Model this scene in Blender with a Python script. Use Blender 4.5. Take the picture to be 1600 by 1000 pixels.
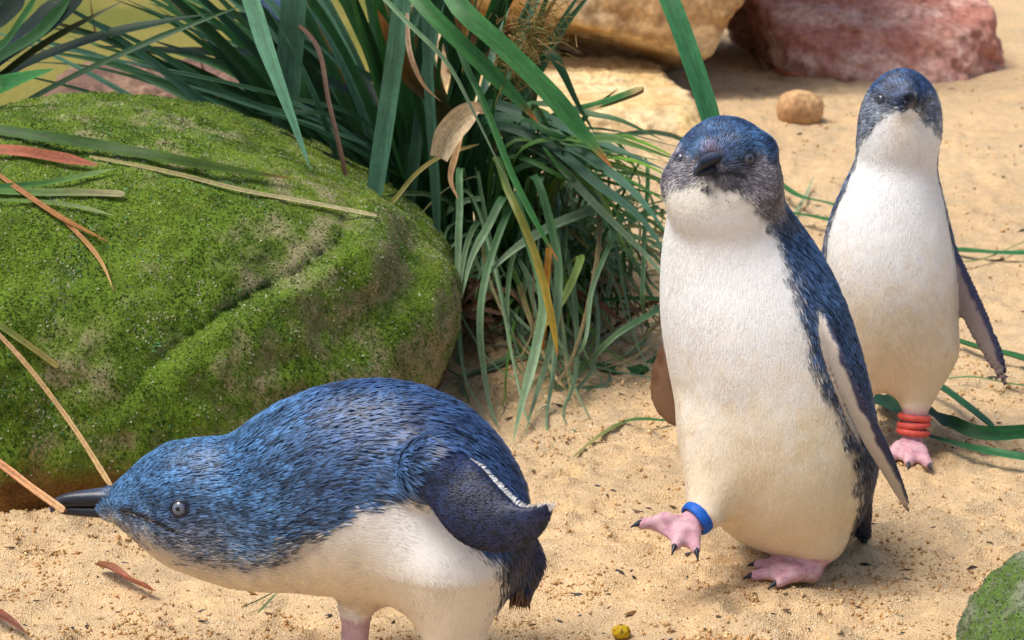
import bpy, math, random
import numpy as np
from mathutils import Vector, Matrix

# ------------------------------------------------------------------ camera, sky, sun, exposure
SC = bpy.context.scene
COL = SC.collection
for _o in list(bpy.data.objects):
    bpy.data.objects.remove(_o)
H_CAM = 0.52                       # camera height, metres
F_PX = 3000.0                      # focal length in pixels of the 1600 x 1000 photograph
PITCH = math.atan(850.0 / F_PX)    # looking down by about 16 degrees
cam_d = bpy.data.cameras.new('camera')
cam_d.sensor_width = 36.0
cam_d.lens = 36.0 * F_PX / 1600.0
cam_d.clip_start, cam_d.clip_end = 0.02, 300.0
cam_d.dof.use_dof = True
cam_d.dof.focus_distance = 1.22
cam_d.dof.aperture_fstop = 22.0
cam = bpy.data.objects.new('camera', cam_d)
cam.location = (0, 0, H_CAM)
cam.rotation_euler = (math.pi / 2 - PITCH, 0, 0)
COL.objects.link(cam)
SC.camera = cam

SUN_EL, SUN_AZ = 64.0, 248.0       # azimuth clockwise from +Y: behind the camera, to its left
world = bpy.data.worlds.new('World')
SC.world = world
world.use_nodes = True
wn = world.node_tree
sky = wn.nodes.new('ShaderNodeTexSky')
sky.sky_type = 'NISHITA'
sky.sun_disc = False
sky.sun_elevation = math.radians(SUN_EL)
sky.sun_rotation = math.radians(SUN_AZ)
sky.air_density, sky.dust_density, sky.ozone_density = 1.0, 3.5, 1.0
wn.links.new(sky.outputs[0], wn.nodes['Background'].inputs[0])
wn.nodes['Background'].inputs[1].default_value = 0.135
sun_d = bpy.data.lights.new('sun', 'SUN')
sun_d.energy = 2.7
sun_d.angle = math.radians(26.0)
sun_d.color = (1.0, 0.965, 0.91)
sun = bpy.data.objects.new('sun', sun_d)
_el, _az = math.radians(SUN_EL), math.radians(SUN_AZ)
_to = Vector((math.sin(_az) * math.cos(_el), math.cos(_az) * math.cos(_el), math.sin(_el)))
sun.rotation_euler = _to.to_track_quat('Z', 'Y').to_euler()
sun.location = _to * 4
COL.objects.link(sun)
SC.view_settings.view_transform = 'Standard'
SC.view_settings.look = 'None'
SC.view_settings.exposure = 0.31
SC.view_settings.gamma = 1.0
SC.view_settings.use_curve_mapping = False

# ------------------------------------------------------------------ helpers
R = np.random.default_rng(7)
random.seed(7)
CP, SP = math.cos(PITCH), math.sin(PITCH)

def P(x, y, Y):
    """world point at distance Y whose place in the photograph is (x, y)"""
    u, v = (x - 800.0) / F_PX, -(y - 500.0) / F_PX
    d = np.array([u, CP + v * SP, -SP + v * CP])
    t = Y / d[1]
    return np.array([0, 0, H_CAM]) + d * t

def G(x, y, z=0.0):
    """world point on the plane of height z"""
    u, v = (x - 800.0) / F_PX, -(y - 500.0) / F_PX
    d = np.array([u, CP + v * SP, -SP + v * CP])
    t = (z - H_CAM) / d[2]
    return np.array([0, 0, H_CAM]) + d * t

def proj(p):
    p = np.asarray(p, float)
    q = p - np.array([0, 0, H_CAM])
    dep = q[..., 1] * CP - q[..., 2] * SP
    up = q[..., 1] * SP + q[..., 2] * CP
    return 800 + F_PX * q[..., 0] / dep, 500 - F_PX * up / dep, dep

def pxm(p):
    """metres per photograph pixel at a point"""
    return float(proj(p)[2]) / F_PX

def s2l(r, g, b):
    f = lambda c: ((c / 255 + 0.055) / 1.055) ** 2.4 if c > 10 else c / 255 / 12.92
    return np.array([f(r), f(g), f(b)])

def _hash(ix, iy, iz, seed):
    h = (ix * 374761393 + iy * 668265263 + iz * 2147483647 + seed * 974634137) & 0xFFFFFFFF
    h = ((h ^ (h >> 13)) * 1274126177) & 0xFFFFFFFF
    h = ((h ^ (h >> 16)) * 2246822519) & 0xFFFFFFFF
    return ((h ^ (h >> 15)) & 0xFFFFFF) / float(0xFFFFFF)

def vnoise(p, scale=1.0, seed=0):
    q = np.asarray(p, float) * scale
    if q.shape[1] == 2:
        q = np.concatenate([q, np.zeros((len(q), 1))], 1)
    i = np.floor(q).astype(np.int64)
    f = q - i
    f = f * f * f * (f * (f * 6 - 15) + 10)
    out = 0
    for dx in (0, 1):
        wx = f[:, 0] if dx else 1 - f[:, 0]
        for dy in (0, 1):
            wy = f[:, 1] if dy else 1 - f[:, 1]
            for dz in (0, 1):
                wz = f[:, 2] if dz else 1 - f[:, 2]
                out = out + wx * wy * wz * _hash(i[:, 0] + dx, i[:, 1] + dy, i[:, 2] + dz, seed)
    return out * 2 - 1

def fbm(p, scale, octaves=4, seed=0, gain=0.5):
    a, out, s = 1.0, 0, scale
    for k in range(octaves):
        out = out + a * vnoise(p, s, seed + k)
        a *= gain
        s *= 2.03
    return out

def sstep(a, b, x):
    t = np.clip((x - a) / (b - a), 0, 1)
    return t * t * (3 - 2 * t)

def unit(v):
    v = np.asarray(v, float)
    return v / np.maximum(np.linalg.norm(v, axis=-1, keepdims=True), 1e-9)

def mesh_np(name, verts, faces, mat, col=None, smooth=True):
    """mesh from arrays; faces is an (n, 3) or (n, 4) array or a list of them"""
    me = bpy.data.meshes.new(name)
    fl = faces if isinstance(faces, list) else [faces]
    fl = [np.asarray(f, np.int32) for f in fl if len(f)]
    verts = np.asarray(verts, np.float32)
    loops = np.concatenate([f.ravel() for f in fl])
    tot = np.concatenate([np.full(len(f), f.shape[1], np.int32) for f in fl])
    start = np.concatenate([[0], np.cumsum(tot)[:-1]]).astype(np.int32)
    me.vertices.add(len(verts)); me.vertices.foreach_set('co', verts.ravel())
    me.loops.add(len(loops)); me.loops.foreach_set('vertex_index', loops)
    me.polygons.add(len(tot)); me.polygons.foreach_set('loop_start', start)
    me.polygons.foreach_set('loop_total', tot)
    me.polygons.foreach_set('use_smooth', np.full(len(tot), smooth))
    me.update(calc_edges=True)
    me.validate()
    if col is not None:
        c = np.ones((len(verts), 4), np.float32)
        c[:, :3] = np.clip(col, 0, 1)
        a = me.color_attributes.new('col', 'FLOAT_COLOR', 'POINT')
        a.data.foreach_set('color', c.ravel())
    me.materials.append(mat)
    return me

def put(name, me, parent=None, loc=None, label=None, cat=None, group=None, kind=None):
    """link a mesh whose vertices are in world space; origin goes to the parent's or to loc"""
    o = bpy.data.objects.new(name, me)
    COL.objects.link(o)
    off = np.zeros(3)
    if parent is not None:
        o.parent = parent
        q = parent
        while q is not None:
            off = off + np.array(q.location)
            q = q.parent
    elif loc is not None:
        off = np.asarray(loc, float)
        o.location = off
    if np.any(off):
        me.transform(Matrix.Translation(Vector(-off)))
    tag(o, label, cat, group, kind)
    return o

def tag(o, label=None, cat=None, group=None, kind=None):
    if label: o['label'] = label
    if cat: o['category'] = cat
    if group: o['group'] = group
    if kind: o['kind'] = kind

def thing(name, loc, label, cat, group=None):
    o = bpy.data.objects.new(name, None)
    o.empty_display_size = 0.02
    o.location = loc
    COL.objects.link(o)
    tag(o, label, cat, group)
    return o

# ------------------------------------------------------------------ materials
def new_mat(name):
    m = bpy.data.materials.new(name)
    m.use_nodes = True
    nt = m.node_tree
    return m, nt, nt.nodes['Principled BSDF']

def attr_mat(name, rough=0.5, spec=0.5, noise=0.0, nscale=300.0, bump=0.0, bscale=600.0, transl=0.0,
             sheen=0.0, coat=0.0, stretch=None, sss=0.0, wet=0.0):
    """colour from the mesh's own pigment attribute, broken up with noise"""
    m, nt, b = new_mat(name)
    at = nt.nodes.new('ShaderNodeAttribute'); at.attribute_name = 'col'
    tc = nt.nodes.new('ShaderNodeTexCoord')
    src = tc.outputs['Object']
    if stretch:
        mp = nt.nodes.new('ShaderNodeMapping'); mp.inputs['Scale'].default_value = stretch
        nt.links.new(src, mp.inputs[0]); src = mp.outputs[0]
    colout = at.outputs['Color']
    if noise:
        n = nt.nodes.new('ShaderNodeTexNoise'); n.inputs['Scale'].default_value = nscale
        n.inputs['Detail'].default_value = 4.0
        nt.links.new(src, n.inputs['Vector'])
        mr = nt.nodes.new('ShaderNodeMapRange')
        mr.inputs['To Min'].default_value = 1 - noise; mr.inputs['To Max'].default_value = 1 + noise
        mr.inputs['From Min'].default_value = 0.25; mr.inputs['From Max'].default_value = 0.75
        nt.links.new(n.outputs['Fac'], mr.inputs['Value'])
        vm = nt.nodes.new('ShaderNodeVectorMath'); vm.operation = 'SCALE'
        nt.links.new(colout, vm.inputs[0]); nt.links.new(mr.outputs[0], vm.inputs['Scale'])
        colout = vm.outputs[0]
    nt.links.new(colout, b.inputs['Base Color'])
    b.inputs['Roughness'].default_value = rough
    b.inputs['Specular IOR Level'].default_value = spec
    if sheen:
        b.inputs['Sheen Weight'].default_value = sheen
        b.inputs['Sheen Roughness'].default_value = 0.4
    if coat:
        b.inputs['Coat Weight'].default_value = coat
        b.inputs['Coat Roughness'].default_value = 0.08
    if sss:
        b.inputs['Subsurface Weight'].default_value = sss
        b.inputs['Subsurface Scale'].default_value = 0.003
        b.inputs['Subsurface Radius'].default_value = (1.0, 0.45, 0.3)
    if bump:
        n2 = nt.nodes.new('ShaderNodeTexNoise'); n2.inputs['Scale'].default_value = bscale
        n2.inputs['Detail'].default_value = 5.0
        nt.links.new(src, n2.inputs['Vector'])
        bp = nt.nodes.new('ShaderNodeBump'); bp.inputs['Strength'].default_value = bump
        bp.inputs['Distance'].default_value = 0.001
        nt.links.new(n2.outputs['Fac'], bp.inputs['Height'])
        nt.links.new(bp.outputs[0], b.inputs['Normal'])
    if transl:
        tr = nt.nodes.new('ShaderNodeBsdfTranslucent')
        nt.links.new(colout, tr.inputs['Color'])
        mx = nt.nodes.new('ShaderNodeMixShader'); mx.inputs[0].default_value = transl
        out = nt.nodes['Material Output']
        nt.links.new(b.outputs[0], mx.inputs[1]); nt.links.new(tr.outputs[0], mx.inputs[2])
        nt.links.new(mx.outputs[0], out.inputs['Surface'])
    return m

M_FEATHER = attr_mat('feather', rough=0.42, spec=0.45)
M_DOWN = attr_mat('pale_feather', rough=0.4, spec=0.5, sheen=0.1)
M_BODY = attr_mat('plumage_skin', rough=0.6, spec=0.25, noise=0.12, nscale=900, bump=0.35, bscale=1200)
M_HORN = attr_mat('horn', rough=0.34, spec=0.35, noise=0.25, nscale=260, bump=0.15, bscale=500)
M_EYE = attr_mat('eye', rough=0.05, spec=0.55)
M_BAND = attr_mat('silicone_band', rough=0.55, spec=0.3, noise=0.22, nscale=260, bump=0.2)
M_LEAF = attr_mat('strap_leaf', rough=0.5, spec=0.24, noise=0.16, nscale=160, bump=0.12, bscale=500, transl=0.16)
def leaf_fibres(m, depth):
    """fine parallel veins that run along each blade"""
    nt = m.node_tree; b = nt.nodes['Principled BSDF']
    at = nt.nodes.new('ShaderNodeAttribute'); at.attribute_name = 'blade'
    mp = nt.nodes.new('ShaderNodeMapping'); mp.inputs['Scale'].default_value = (9.0, 1.6, 1.0)
    nt.links.new(at.outputs['Vector'], mp.inputs[0])
    n = nt.nodes.new('ShaderNodeTexNoise'); n.inputs['Scale'].default_value = 1.0; n.inputs['Detail'].default_value = 5.0
    nt.links.new(mp.outputs[0], n.inputs['Vector'])
    mr = nt.nodes.new('ShaderNodeMapRange'); mr.inputs['From Min'].default_value = 0.3; mr.inputs['From Max'].default_value = 0.7
    mr.inputs['To Min'].default_value = 1 - depth; mr.inputs['To Max'].default_value = 1 + depth
    nt.links.new(n.outputs['Fac'], mr.inputs['Value'])
    for l in [l for l in nt.links if l.to_socket == b.inputs['Base Color']]:
        src = l.from_socket
    vm = nt.nodes.new('ShaderNodeVectorMath'); vm.operation = 'SCALE'
    nt.links.new(src, vm.inputs[0]); nt.links.new(mr.outputs[0], vm.inputs['Scale'])
    nt.links.new(vm.outputs[0], b.inputs['Base Color'])
leaf_fibres(M_LEAF, 0.28)
M_DRY = attr_mat('dry_leaf', rough=0.65, spec=0.25, noise=0.25, nscale=260, bump=0.4, bscale=700, transl=0.1)
leaf_fibres(M_DRY, 0.3)
M_ROCK = attr_mat('sandstone', rough=0.85, spec=0.2, noise=0.32, nscale=110, bump=1.0, bscale=260)
M_MOSSROCK = attr_mat('mossy_stone', rough=0.9, spec=0.15, noise=0.45, nscale=420, bump=0.8, bscale=500)
M_TUFT = attr_mat('moss_tuft', rough=0.75, spec=0.2, transl=0.12)
M_GRIT = attr_mat('grit', rough=0.8, spec=0.25, noise=0.2, nscale=700)

def sand_mat():
    m, nt, b = new_mat('sand')
    tc = nt.nodes.new('ShaderNodeTexCoord')
    at = nt.nodes.new('ShaderNodeAttribute'); at.attribute_name = 'col'
    def noise(s, d=4.0, rough=0.55):
        n = nt.nodes.new('ShaderNodeTexNoise'); n.inputs['Scale'].default_value = s
        n.inputs['Detail'].default_value = d; n.inputs['Roughness'].default_value = rough
        nt.links.new(tc.outputs['Object'], n.inputs['Vector']); return n.outputs['Fac']
    def ramp(fac, a, bb, lo, hi):
        r = nt.nodes.new('ShaderNodeMapRange')
        r.inputs['From Min'].default_value = a; r.inputs['From Max'].default_value = bb
        r.inputs['To Min'].default_value = lo; r.inputs['To Max'].default_value = hi
        nt.links.new(fac, r.inputs['Value']); return r.outputs[0]
    def scale(c, f):
        v = nt.nodes.new('ShaderNodeVectorMath'); v.operation = 'SCALE'
        nt.links.new(c, v.inputs[0]); nt.links.new(f, v.inputs['Scale']); return v.outputs[0]
    c = scale(at.outputs['Color'], ramp(noise(700, 3, 0.7), 0.28, 0.72, 0.74, 1.24))
    c = scale(c, ramp(noise(60, 4), 0.3, 0.7, 0.88, 1.1))
    vo = nt.nodes.new('ShaderNodeTexVoronoi'); vo.inputs['Scale'].default_value = 900
    nt.links.new(tc.outputs['Object'], vo.inputs['Vector'])
    sep = nt.nodes.new('ShaderNodeSeparateColor'); nt.links.new(vo.outputs['Color'], sep.inputs[0])
    mx = nt.nodes.new('ShaderNodeMix'); mx.data_type = 'RGBA'
    nt.links.new(ramp(sep.outputs[0], 0.93, 0.96, 0.0, 0.55), mx.inputs[0])
    nt.links.new(c, mx.inputs[6]); mx.inputs[7].default_value = (0.16, 0.075, 0.03, 1)
    mx2 = nt.nodes.new('ShaderNodeMix'); mx2.data_type = 'RGBA'
    nt.links.new(ramp(sep.outputs[1], 0.93, 0.96, 0.0, 0.6), mx2.inputs[0])
    nt.links.new(mx.outputs[2], mx2.inputs[6]); mx2.inputs[7].default_value = (0.8, 0.68, 0.5, 1)
    nt.links.new(mx2.outputs[2], b.inputs['Base Color'])
    b.inputs['Roughness'].default_value = 0.9
    b.inputs['Specular IOR Level'].default_value = 0.135
    ad = nt.nodes.new('ShaderNodeMath'); ad.operation = 'ADD'
    nt.links.new(noise(420, 5, 0.65), ad.inputs[0]); nt.links.new(vo.outputs['Distance'], ad.inputs[1])
    bp = nt.nodes.new('ShaderNodeBump'); bp.inputs['Strength'].default_value = 0.75
    bp.inputs['Distance'].default_value = 0.0016
    nt.links.new(ad.outputs[0], bp.inputs['Height']); nt.links.new(bp.outputs[0], b.inputs['Normal'])
    return m
M_SAND = sand_mat()

# ------------------------------------------------------------------ ground
_pr = np.random.default_rng(99)
PRINTS = []
for _i in range(95):
    _g = G(_pr.uniform(0, 1600), 1000 - 860 * _pr.random() ** 1.3)
    PRINTS.append((_g[0], _g[1], _pr.uniform(0.005, 0.014), _pr.uniform(0.0015, 0.0042), _pr.uniform(0, 3.14)))
def gz(xy):
    """height of the trodden sand"""
    xy = np.atleast_2d(np.asarray(xy, float))[:, :2]
    a = fbm(xy, 9.0, 2, 11) * 0.0035
    d = vnoise(xy, 27.0, 21)
    a += -0.0058 * sstep(0.15, 0.8, d) + 0.0016 * d
    w = sstep(-0.3, 0.5, vnoise(xy, 11.0, 5))
    a += (0.0030 * fbm(xy * np.array([0.7, 1.35]), 75.0, 3, 31)) * (0.45 + 0.75 * w)
    a += 0.0010 * np.abs(vnoise(xy, 260.0, 41)) * (0.4 + w)
    # old footprints and scuffs: shallow pits with a pushed-up rim
    for (fx, fy, fr, fd, fa) in PRINTS:
        dx, dy = xy[:, 0] - fx, xy[:, 1] - fy
        m = (np.abs(dx) < 4 * fr) & (np.abs(dy) < 4 * fr)
        if not m.any(): continue
        ex = (dx[m] * math.cos(fa) + dy[m] * math.sin(fa)) / 1.7; ey = -dx[m] * math.sin(fa) + dy[m] * math.cos(fa)
        q = np.hypot(ex, ey) / fr * (1 + 0.25 * vnoise(xy[m], 90, 13))
        a[m] += fd * (-np.exp(-q ** 4) + 0.55 * np.exp(-((q - 1.35) / 0.35) ** 2))
    return a

def build_ground():
    core = np.linspace(-0.72, 0.72, 440)
    out = 0.72 + np.cumsum(0.01 * 1.22 ** np.arange(36))
    xs = np.concatenate([-out[::-1], core, out])
    y1 = np.linspace(0.93, 1.66, 262)
    y2 = 1.66 + np.cumsum(0.0029 * 1.0105 ** np.arange(260))
    y3 = y2[-1] + np.cumsum(0.06 * 1.22 ** np.arange(30))
    y0 = 0.93 - np.cumsum(0.01 * 1.3 ** np.arange(20))[::-1]
    ys = np.concatenate([y0, y1, y2, y3])
    X, Y = np.meshgrid(xs, ys)
    xy = np.stack([X.ravel(), Y.ravel()], 1)
    z = gz(xy)
    v = np.column_stack([xy, z])
    nx, ny = len(xs), len(ys)
    i = np.arange(nx - 1)[None, :] + nx * np.arange(ny - 1)[:, None]
    i = i.ravel()
    f = np.column_stack([i, i + 1, i + nx + 1, i + nx])
    base = s2l(211, 180, 137)
    n1 = fbm(xy, 5.0, 3, 3)[:, None]
    n2 = fbm(xy, 34.0, 3, 8)[:, None]
    c = base * (1 + 0.07 * n1 + 0.07 * n2) * np.array([1, 1, 1]) + np.array([0.012, -0.004, -0.012]) * n2
    put('sand_ground', mesh_np('sand_ground', v, f, M_SAND, c), kind='structure',
        label='trodden pale orange sand with clumps and dark specks')
build_ground()

def build_backyard():
    """olive, algae-green ground beyond the boulder"""
    nx, ny = 90, 70
    xs = np.linspace(-4.5, -0.28, nx); ys = np.linspace(2.62, 9.0, ny)
    X, Y = np.meshgrid(xs, ys)
    edge = vnoise(np.stack([X.ravel(), Y.ravel()], 1), 1.7, 77).reshape(X.shape)
    X = X + 0.10 * edge * sstep(-1.0, -0.28, X)
    xy = np.stack([X.ravel(), Y.ravel()], 1)
    z = 0.006 + 0.010 * fbm(xy, 4.0, 3, 17) * 0.3 + 0.002
    v = np.column_stack([xy, np.maximum(z, gz(xy) + 0.004)])
    i = (np.arange(nx - 1)[None, :] + nx * np.arange(ny - 1)[:, None]).ravel()
    f = np.column_stack([i, i + 1, i + nx + 1, i + nx])
    n = sstep(-0.5, 0.6, fbm(xy * np.array([0.6, 1.0]), 2.6, 3, 19))[:, None]
    c = s2l(128, 118, 54) * (1 - n) + s2l(100, 102, 34) * n
    put('mossy_ground', mesh_np('mossy_ground', v, f, M_ROCK, c), kind='structure',
        label='olive green algae covered ground beyond the mossy boulder')
build_backyard()

# ------------------------------------------------------------------ rocks
_ICO = {}
def ico(level):
    if level not in _ICO:
        import bmesh
        bm = bmesh.new()
        bmesh.ops.create_icosphere(bm, subdivisions=level, radius=1.0)
        v = np.array([x.co[:] for x in bm.verts]); f = np.array([[q.index for q in p.verts] for p in bm.faces])
        bm.free()
        _ICO[level] = (unit(v), f)
    return _ICO[level]

def rock_mesh(C, planes, p=9.0, level=6, amp=0.01, scale=9.0, seed=0, rough=0.003, strata=None, post=None, ridge=0.0):
    """boulder: rounded intersection of half spaces (normal, point on face) with weathered relief"""
    d, f = ico(level)
    C = np.asarray(C, float)
    acc = 0
    for n, q in planes:
        n = unit(n)
        dist = max(float(np.dot(n, np.asarray(q) - C)), 0.004)
        acc = acc + np.maximum(d @ n / dist, 0) ** p
    r = acc ** (-1.0 / p)
    v = C + d * r[:, None]
    v = v + d * (amp * fbm(v, scale, 4, seed))[:, None]
    v = v + d * (rough * fbm(v, scale * 9, 3, seed + 9))[:, None]
    if strata is not None:
        ax, fr, am = strata
        t = v @ unit(ax) * fr + 0.6 * vnoise(v, 14, seed + 3)
        v = v - d * (am * (0.5 + 0.5 * np.sin(t)) ** 3)[:, None]
    if ridge:
        # chipped facets: sharp creases between shallow scoops
        for sc_, am_ in ((9.0, 1.0), (21.0, 0.5), (48.0, 0.28)):
            r1 = 1 - np.abs(vnoise(v + 0.35 * vnoise(v, sc_, seed + 5)[:, None] / sc_, sc_, seed + 7))
            v = v + d * (ridge * am_ * (r1 ** 3 - 0.4))[:, None]
    if post: v = post(v, d)
    return v, f

def vnormals(v, f):
    n = np.zeros_like(v)
    t = f[:, :3]
    fn = np.cross(v[t[:, 1]] - v[t[:, 0]], v[t[:, 2]] - v[t[:, 0]])
    if f.shape[1] == 4:
        fn = fn + np.cross(v[f[:, 2]] - v[f[:, 0]], v[f[:, 3]] - v[f[:, 0]])
    for k in range(f.shape[1]):
        np.add.at(n, f[:, k], fn)
    return unit(n)

def seg_dist2d(u, v, pts):
    """distance in the plane to a polyline, and position along it"""
    best = np.full(len(u), 1e9); par = np.zeros(len(u)); side = np.zeros(len(u))
    m = len(pts) - 1
    for k in range(m):
        ax, ay = pts[k]; bx, by = pts[k + 1]
        dx, dy = bx - ax, by - ay
        t = np.clip(((u - ax) * dx + (v - ay) * dy) / (dx * dx + dy * dy), 0, 1)
        ex, ey = u - ax - t * dx, v - ay - t * dy
        dd = np.hypot(ex, ey)
        w = dd < best
        best[w] = dd[w]; par[w] = (k + t[w]) / m; side[w] = np.sign(dx * ey - dy * ex)[w]
    return best, par, side

def mossy_boulder():
    C = P(200, 470, 1.62)
    X, Z = np.array([1, 0, 0]), np.array([0, 0, 1])
    planes = [((0.02, 0.17, 0.98), P(190, 156, 1.68)),
              ((0.04, -0.22, 0.97), P(220, 215, 1.52)),
              ((0.47, 0.10, 0.88), P(520, 284, 1.60)),
              ((0.22, -0.62, 0.76), P(300, 380, 1.42)),
              ((0.05, -0.99, 0.10), P(250, 620, 1.32)),
              ((0.0, -0.80, -0.60), P(150, 785, 1.285)),
              ((0.98, 0.10, 0.16), P(738, 480, 1.55)),
              ((0.62, -0.76, 0.12), P(640, 480, 1.45)),
              ((0.80, -0.10, -0.58), P(728, 575, 1.52)),
              ((0, 1, 0.1), (0, 1.90, 0.1)),
              ((-0.40, 0.1, 0.91), P(-40, 160, 1.62)),
              ((-1, 0, 0), (-0.86, 0, 0)),
              ((0, 0, -1), (0, 0, -0.06))]
    def post(v, d):
        u, w, dep = proj(v)
        front = sstep(0.15, -0.15, d[:, 1])
        # the diagonal break that runs down the face: a step with a groove at its foot
        line = [(560, 335), (545, 375), (470, 430), (400, 470), (320, 520), (240, 575), (190, 640)]
        dd, t, side = seg_dist2d(u + 6 * vnoise(v, 60, 3), w + 6 * vnoise(v, 60, 4), line)
        fade = np.clip(1 - np.abs(t - 0.4) * 1.6, 0, 1) * front
        v = v - d * (0.012 * np.exp(-(dd / 8.0) ** 2) * fade)[:, None]
        lip = np.where(side > 0, -1, 1)
        v = v + d * (0.010 * np.exp(-(dd / 70.0) ** 2) * fade * lip * np.where(np.abs(dd) > 3, 1, dd / 3))[:, None]
        # hollow in the right-hand face
        dd2, t2, s2 = seg_dist2d(u, w, [(655, 385), (640, 440), (560, 520)])
        v = v - d * (0.011 * np.exp(-(dd2 / 38.0) ** 2) * front)[:, None]
        return v
    v, f = rock_mesh(C, planes, p=11.0, level=7, amp=0.009, scale=7.0, seed=4, rough=0.0022, post=post)
    n = vnormals(v, f)
    big = fbm(v, 16, 3, 51); mid = fbm(v, 60, 3, 52); fine = vnoise(v, 260, 53)
    grey = s2l(132, 124, 92); green = s2l(92, 114, 34); dark = s2l(58, 74, 26); brown = s2l(112, 78, 38)
    moss = sstep(-0.5, 0.35, big * 0.7 + mid * 0.6 + 0.35 * n[:, 2] + 0.25)[:, None]
    side = sstep(0.45, 0.8, n[:, 0] - 0.35 * n[:, 2] + 0.35 * mid)[:, None]
    moss = moss * (1 - 0.9 * side)
    c = grey * (1 - moss) + green * moss
    shade = sstep(0.1, 0.7, mid + 0.5 * fine)[:, None] * 0.55
    c = c * (1 - shade) + dark * shade
    low = sstep(0.05, 0.012, v[:, 2] + 0.012 * mid)[:, None]
    c = c * (1 - low) + brown * (0.8 + 0.25 * mid[:, None]) * low
    root = put('mossy_boulder', mesh_np('mossy_boulder', v, f, M_MOSSROCK, c), loc=(C[0], C[1], 0),
               label='large rounded boulder covered in green moss with a diagonal crack', cat='boulder')
    # moss cushions and lichen grains
    area_moss(root, v, f, n, 100000, lambda q, m: (1 - 0.7 * sstep(0.45, 0.8, m[:, 0] - 0.35 * m[:, 2] + 0.35 * fbm(q, 60, 3, 52))) * sstep(0.015, 0.06, q[:, 2] + 0.01 * vnoise(q, 60, 3)) *
              (0.6 + 0.5 * sstep(-0.5, 0.5, fbm(q, 16, 3, 51) * 0.7 + fbm(q, 60, 2, 52) * 0.6 + 0.25)), 'moss')
    return root, v, f, n

def sample_faces(v, f, w, count, rng):
    t = f[:, :3]
    a = np.linalg.norm(np.cross(v[t[:, 1]] - v[t[:, 0]], v[t[:, 2]] - v[t[:, 0]]), axis=1) * w
    idx = rng.choice(len(f), count, p=a / a.sum())
    b = rng.random((count, 2)); s = b.sum(1) > 1; b[s] = 1 - b[s]
    tt = t[idx]
    if f.shape[1] == 4:
        alt = rng.random(count) < 0.5
        tt = np.where(alt[:, None], f[idx][:, [0, 2, 3]], tt)
    return (v[tt[:, 0]] * (1 - b.sum(1))[:, None] + v[tt[:, 1]] * b[:, :1] + v[tt[:, 2]] * b[:, 1:]), tt, b

def area_moss(root, v, f, n, count, dens, name, seed=3, size=1.0, dull=0.0):
    rng = np.random.default_rng(seed)
    fc = v[f].mean(1)
    fn = unit(n[f].mean(1))
    u, w, dep = proj(fc)
    vis = np.where((u > -260) & (fn[:, 1] < 0.75), 1.0, 0.08)
    q, tt, b = sample_faces(v, f, dens(fc, fn) * vis, count, rng)
    nn = unit(n[tt].mean(1))
    k = len(q)
    tx = unit(np.cross(nn, rng.normal(size=(k, 3)))); ty = np.cross(nn, tx)
    s = (0.0007 + 0.0012 * rng.random(k) ** 2)[:, None] * size
    hgt = (0.0004 + 0.0011 * rng.random(k))[:, None] * size
    lean = rng.normal(size=(k, 2)) * 0.6
    apex = q + nn * hgt + (tx * lean[:, :1] + ty * lean[:, 1:]) * s
    V = np.stack([q + tx * s - nn * 0.0003, q - tx * s * 0.5 + ty * s * 0.87 - nn * 0.0003,
                  q - tx * s * 0.5 - ty * s * 0.87 - nn * 0.0003, apex], 1)
    F = np.arange(k)[:, None, None] * 4 + np.array([[0, 1, 3], [1, 2, 3], [2, 0, 3]])[None]
    m1 = sstep(-0.5, 0.5, fbm(q, 22, 3, 61)); m2 = sstep(-0.4, 0.6, fbm(q, 90, 2, 62))
    bright, deep, yel, pale = s2l(106, 144, 30), s2l(56, 88, 20), s2l(152, 168, 62), s2l(206, 202, 168)
    teal = s2l(108, 168, 110)
    c = deep + (bright - deep) * (0.35 * m1 + 0.55 * m2)[:, None]
    c = c + (yel - c) * ((0.15 + 0.6 * m1) * sstep(0.15, 0.9, nn[:, 2]))[:, None]  # up-facing tufts yellower: light from above painted into the moss
    r = rng.random(k)
    greyp = sstep(0.1, 0.7, fbm(q, 30, 3, 63))
    pm = (r < 0.07 + 0.28 * greyp)
    c[pm] = c[pm] * 0.35 + pale * (0.4 + 0.4 * rng.random((pm.sum(), 1)))
    tm = (r > 0.9) & (fbm(q, 34, 2, 64) > 0.28)
    c[tm] = teal * (0.6 + 0.4 * rng.random((tm.sum(), 1)))
    if dull: c = c * (1 - dull) + s2l(126, 130, 112) * dull
    c = c * (0.62 + 0.38 * rng.random((k, 1)))
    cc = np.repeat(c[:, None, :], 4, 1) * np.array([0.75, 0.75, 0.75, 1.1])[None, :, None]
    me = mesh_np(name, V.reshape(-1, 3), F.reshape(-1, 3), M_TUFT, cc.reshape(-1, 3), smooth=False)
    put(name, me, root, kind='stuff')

BOULDER, BV, BF, BN = mossy_boulder()

def plain_rock(name, label, C, planes, cols, seed, cat='rock', p=9, amp=0.01, scale=9, rough=0.003, level=7, strata=None, ridge=0.009):
    v, f = rock_mesh(C, planes, p, level, amp, scale, seed, rough, strata, ridge=ridge)
    n1 = sstep(-0.6, 0.6, fbm(v, 14, 4, seed + 20))[:, None]
    n2 = sstep(-0.2, 0.8, fbm(v, 45, 5, seed + 21, 0.7))[:, None]
    c = cols[0] * (1 - n1) + cols[1] * n1
    c = c * (1 - 0.6 * n2) + cols[2] * 0.6 * n2
    return put(name, mesh_np(name, v, f, M_ROCK, c), loc=(C[0], C[1], 0), label=label, cat=cat), v, f

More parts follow.
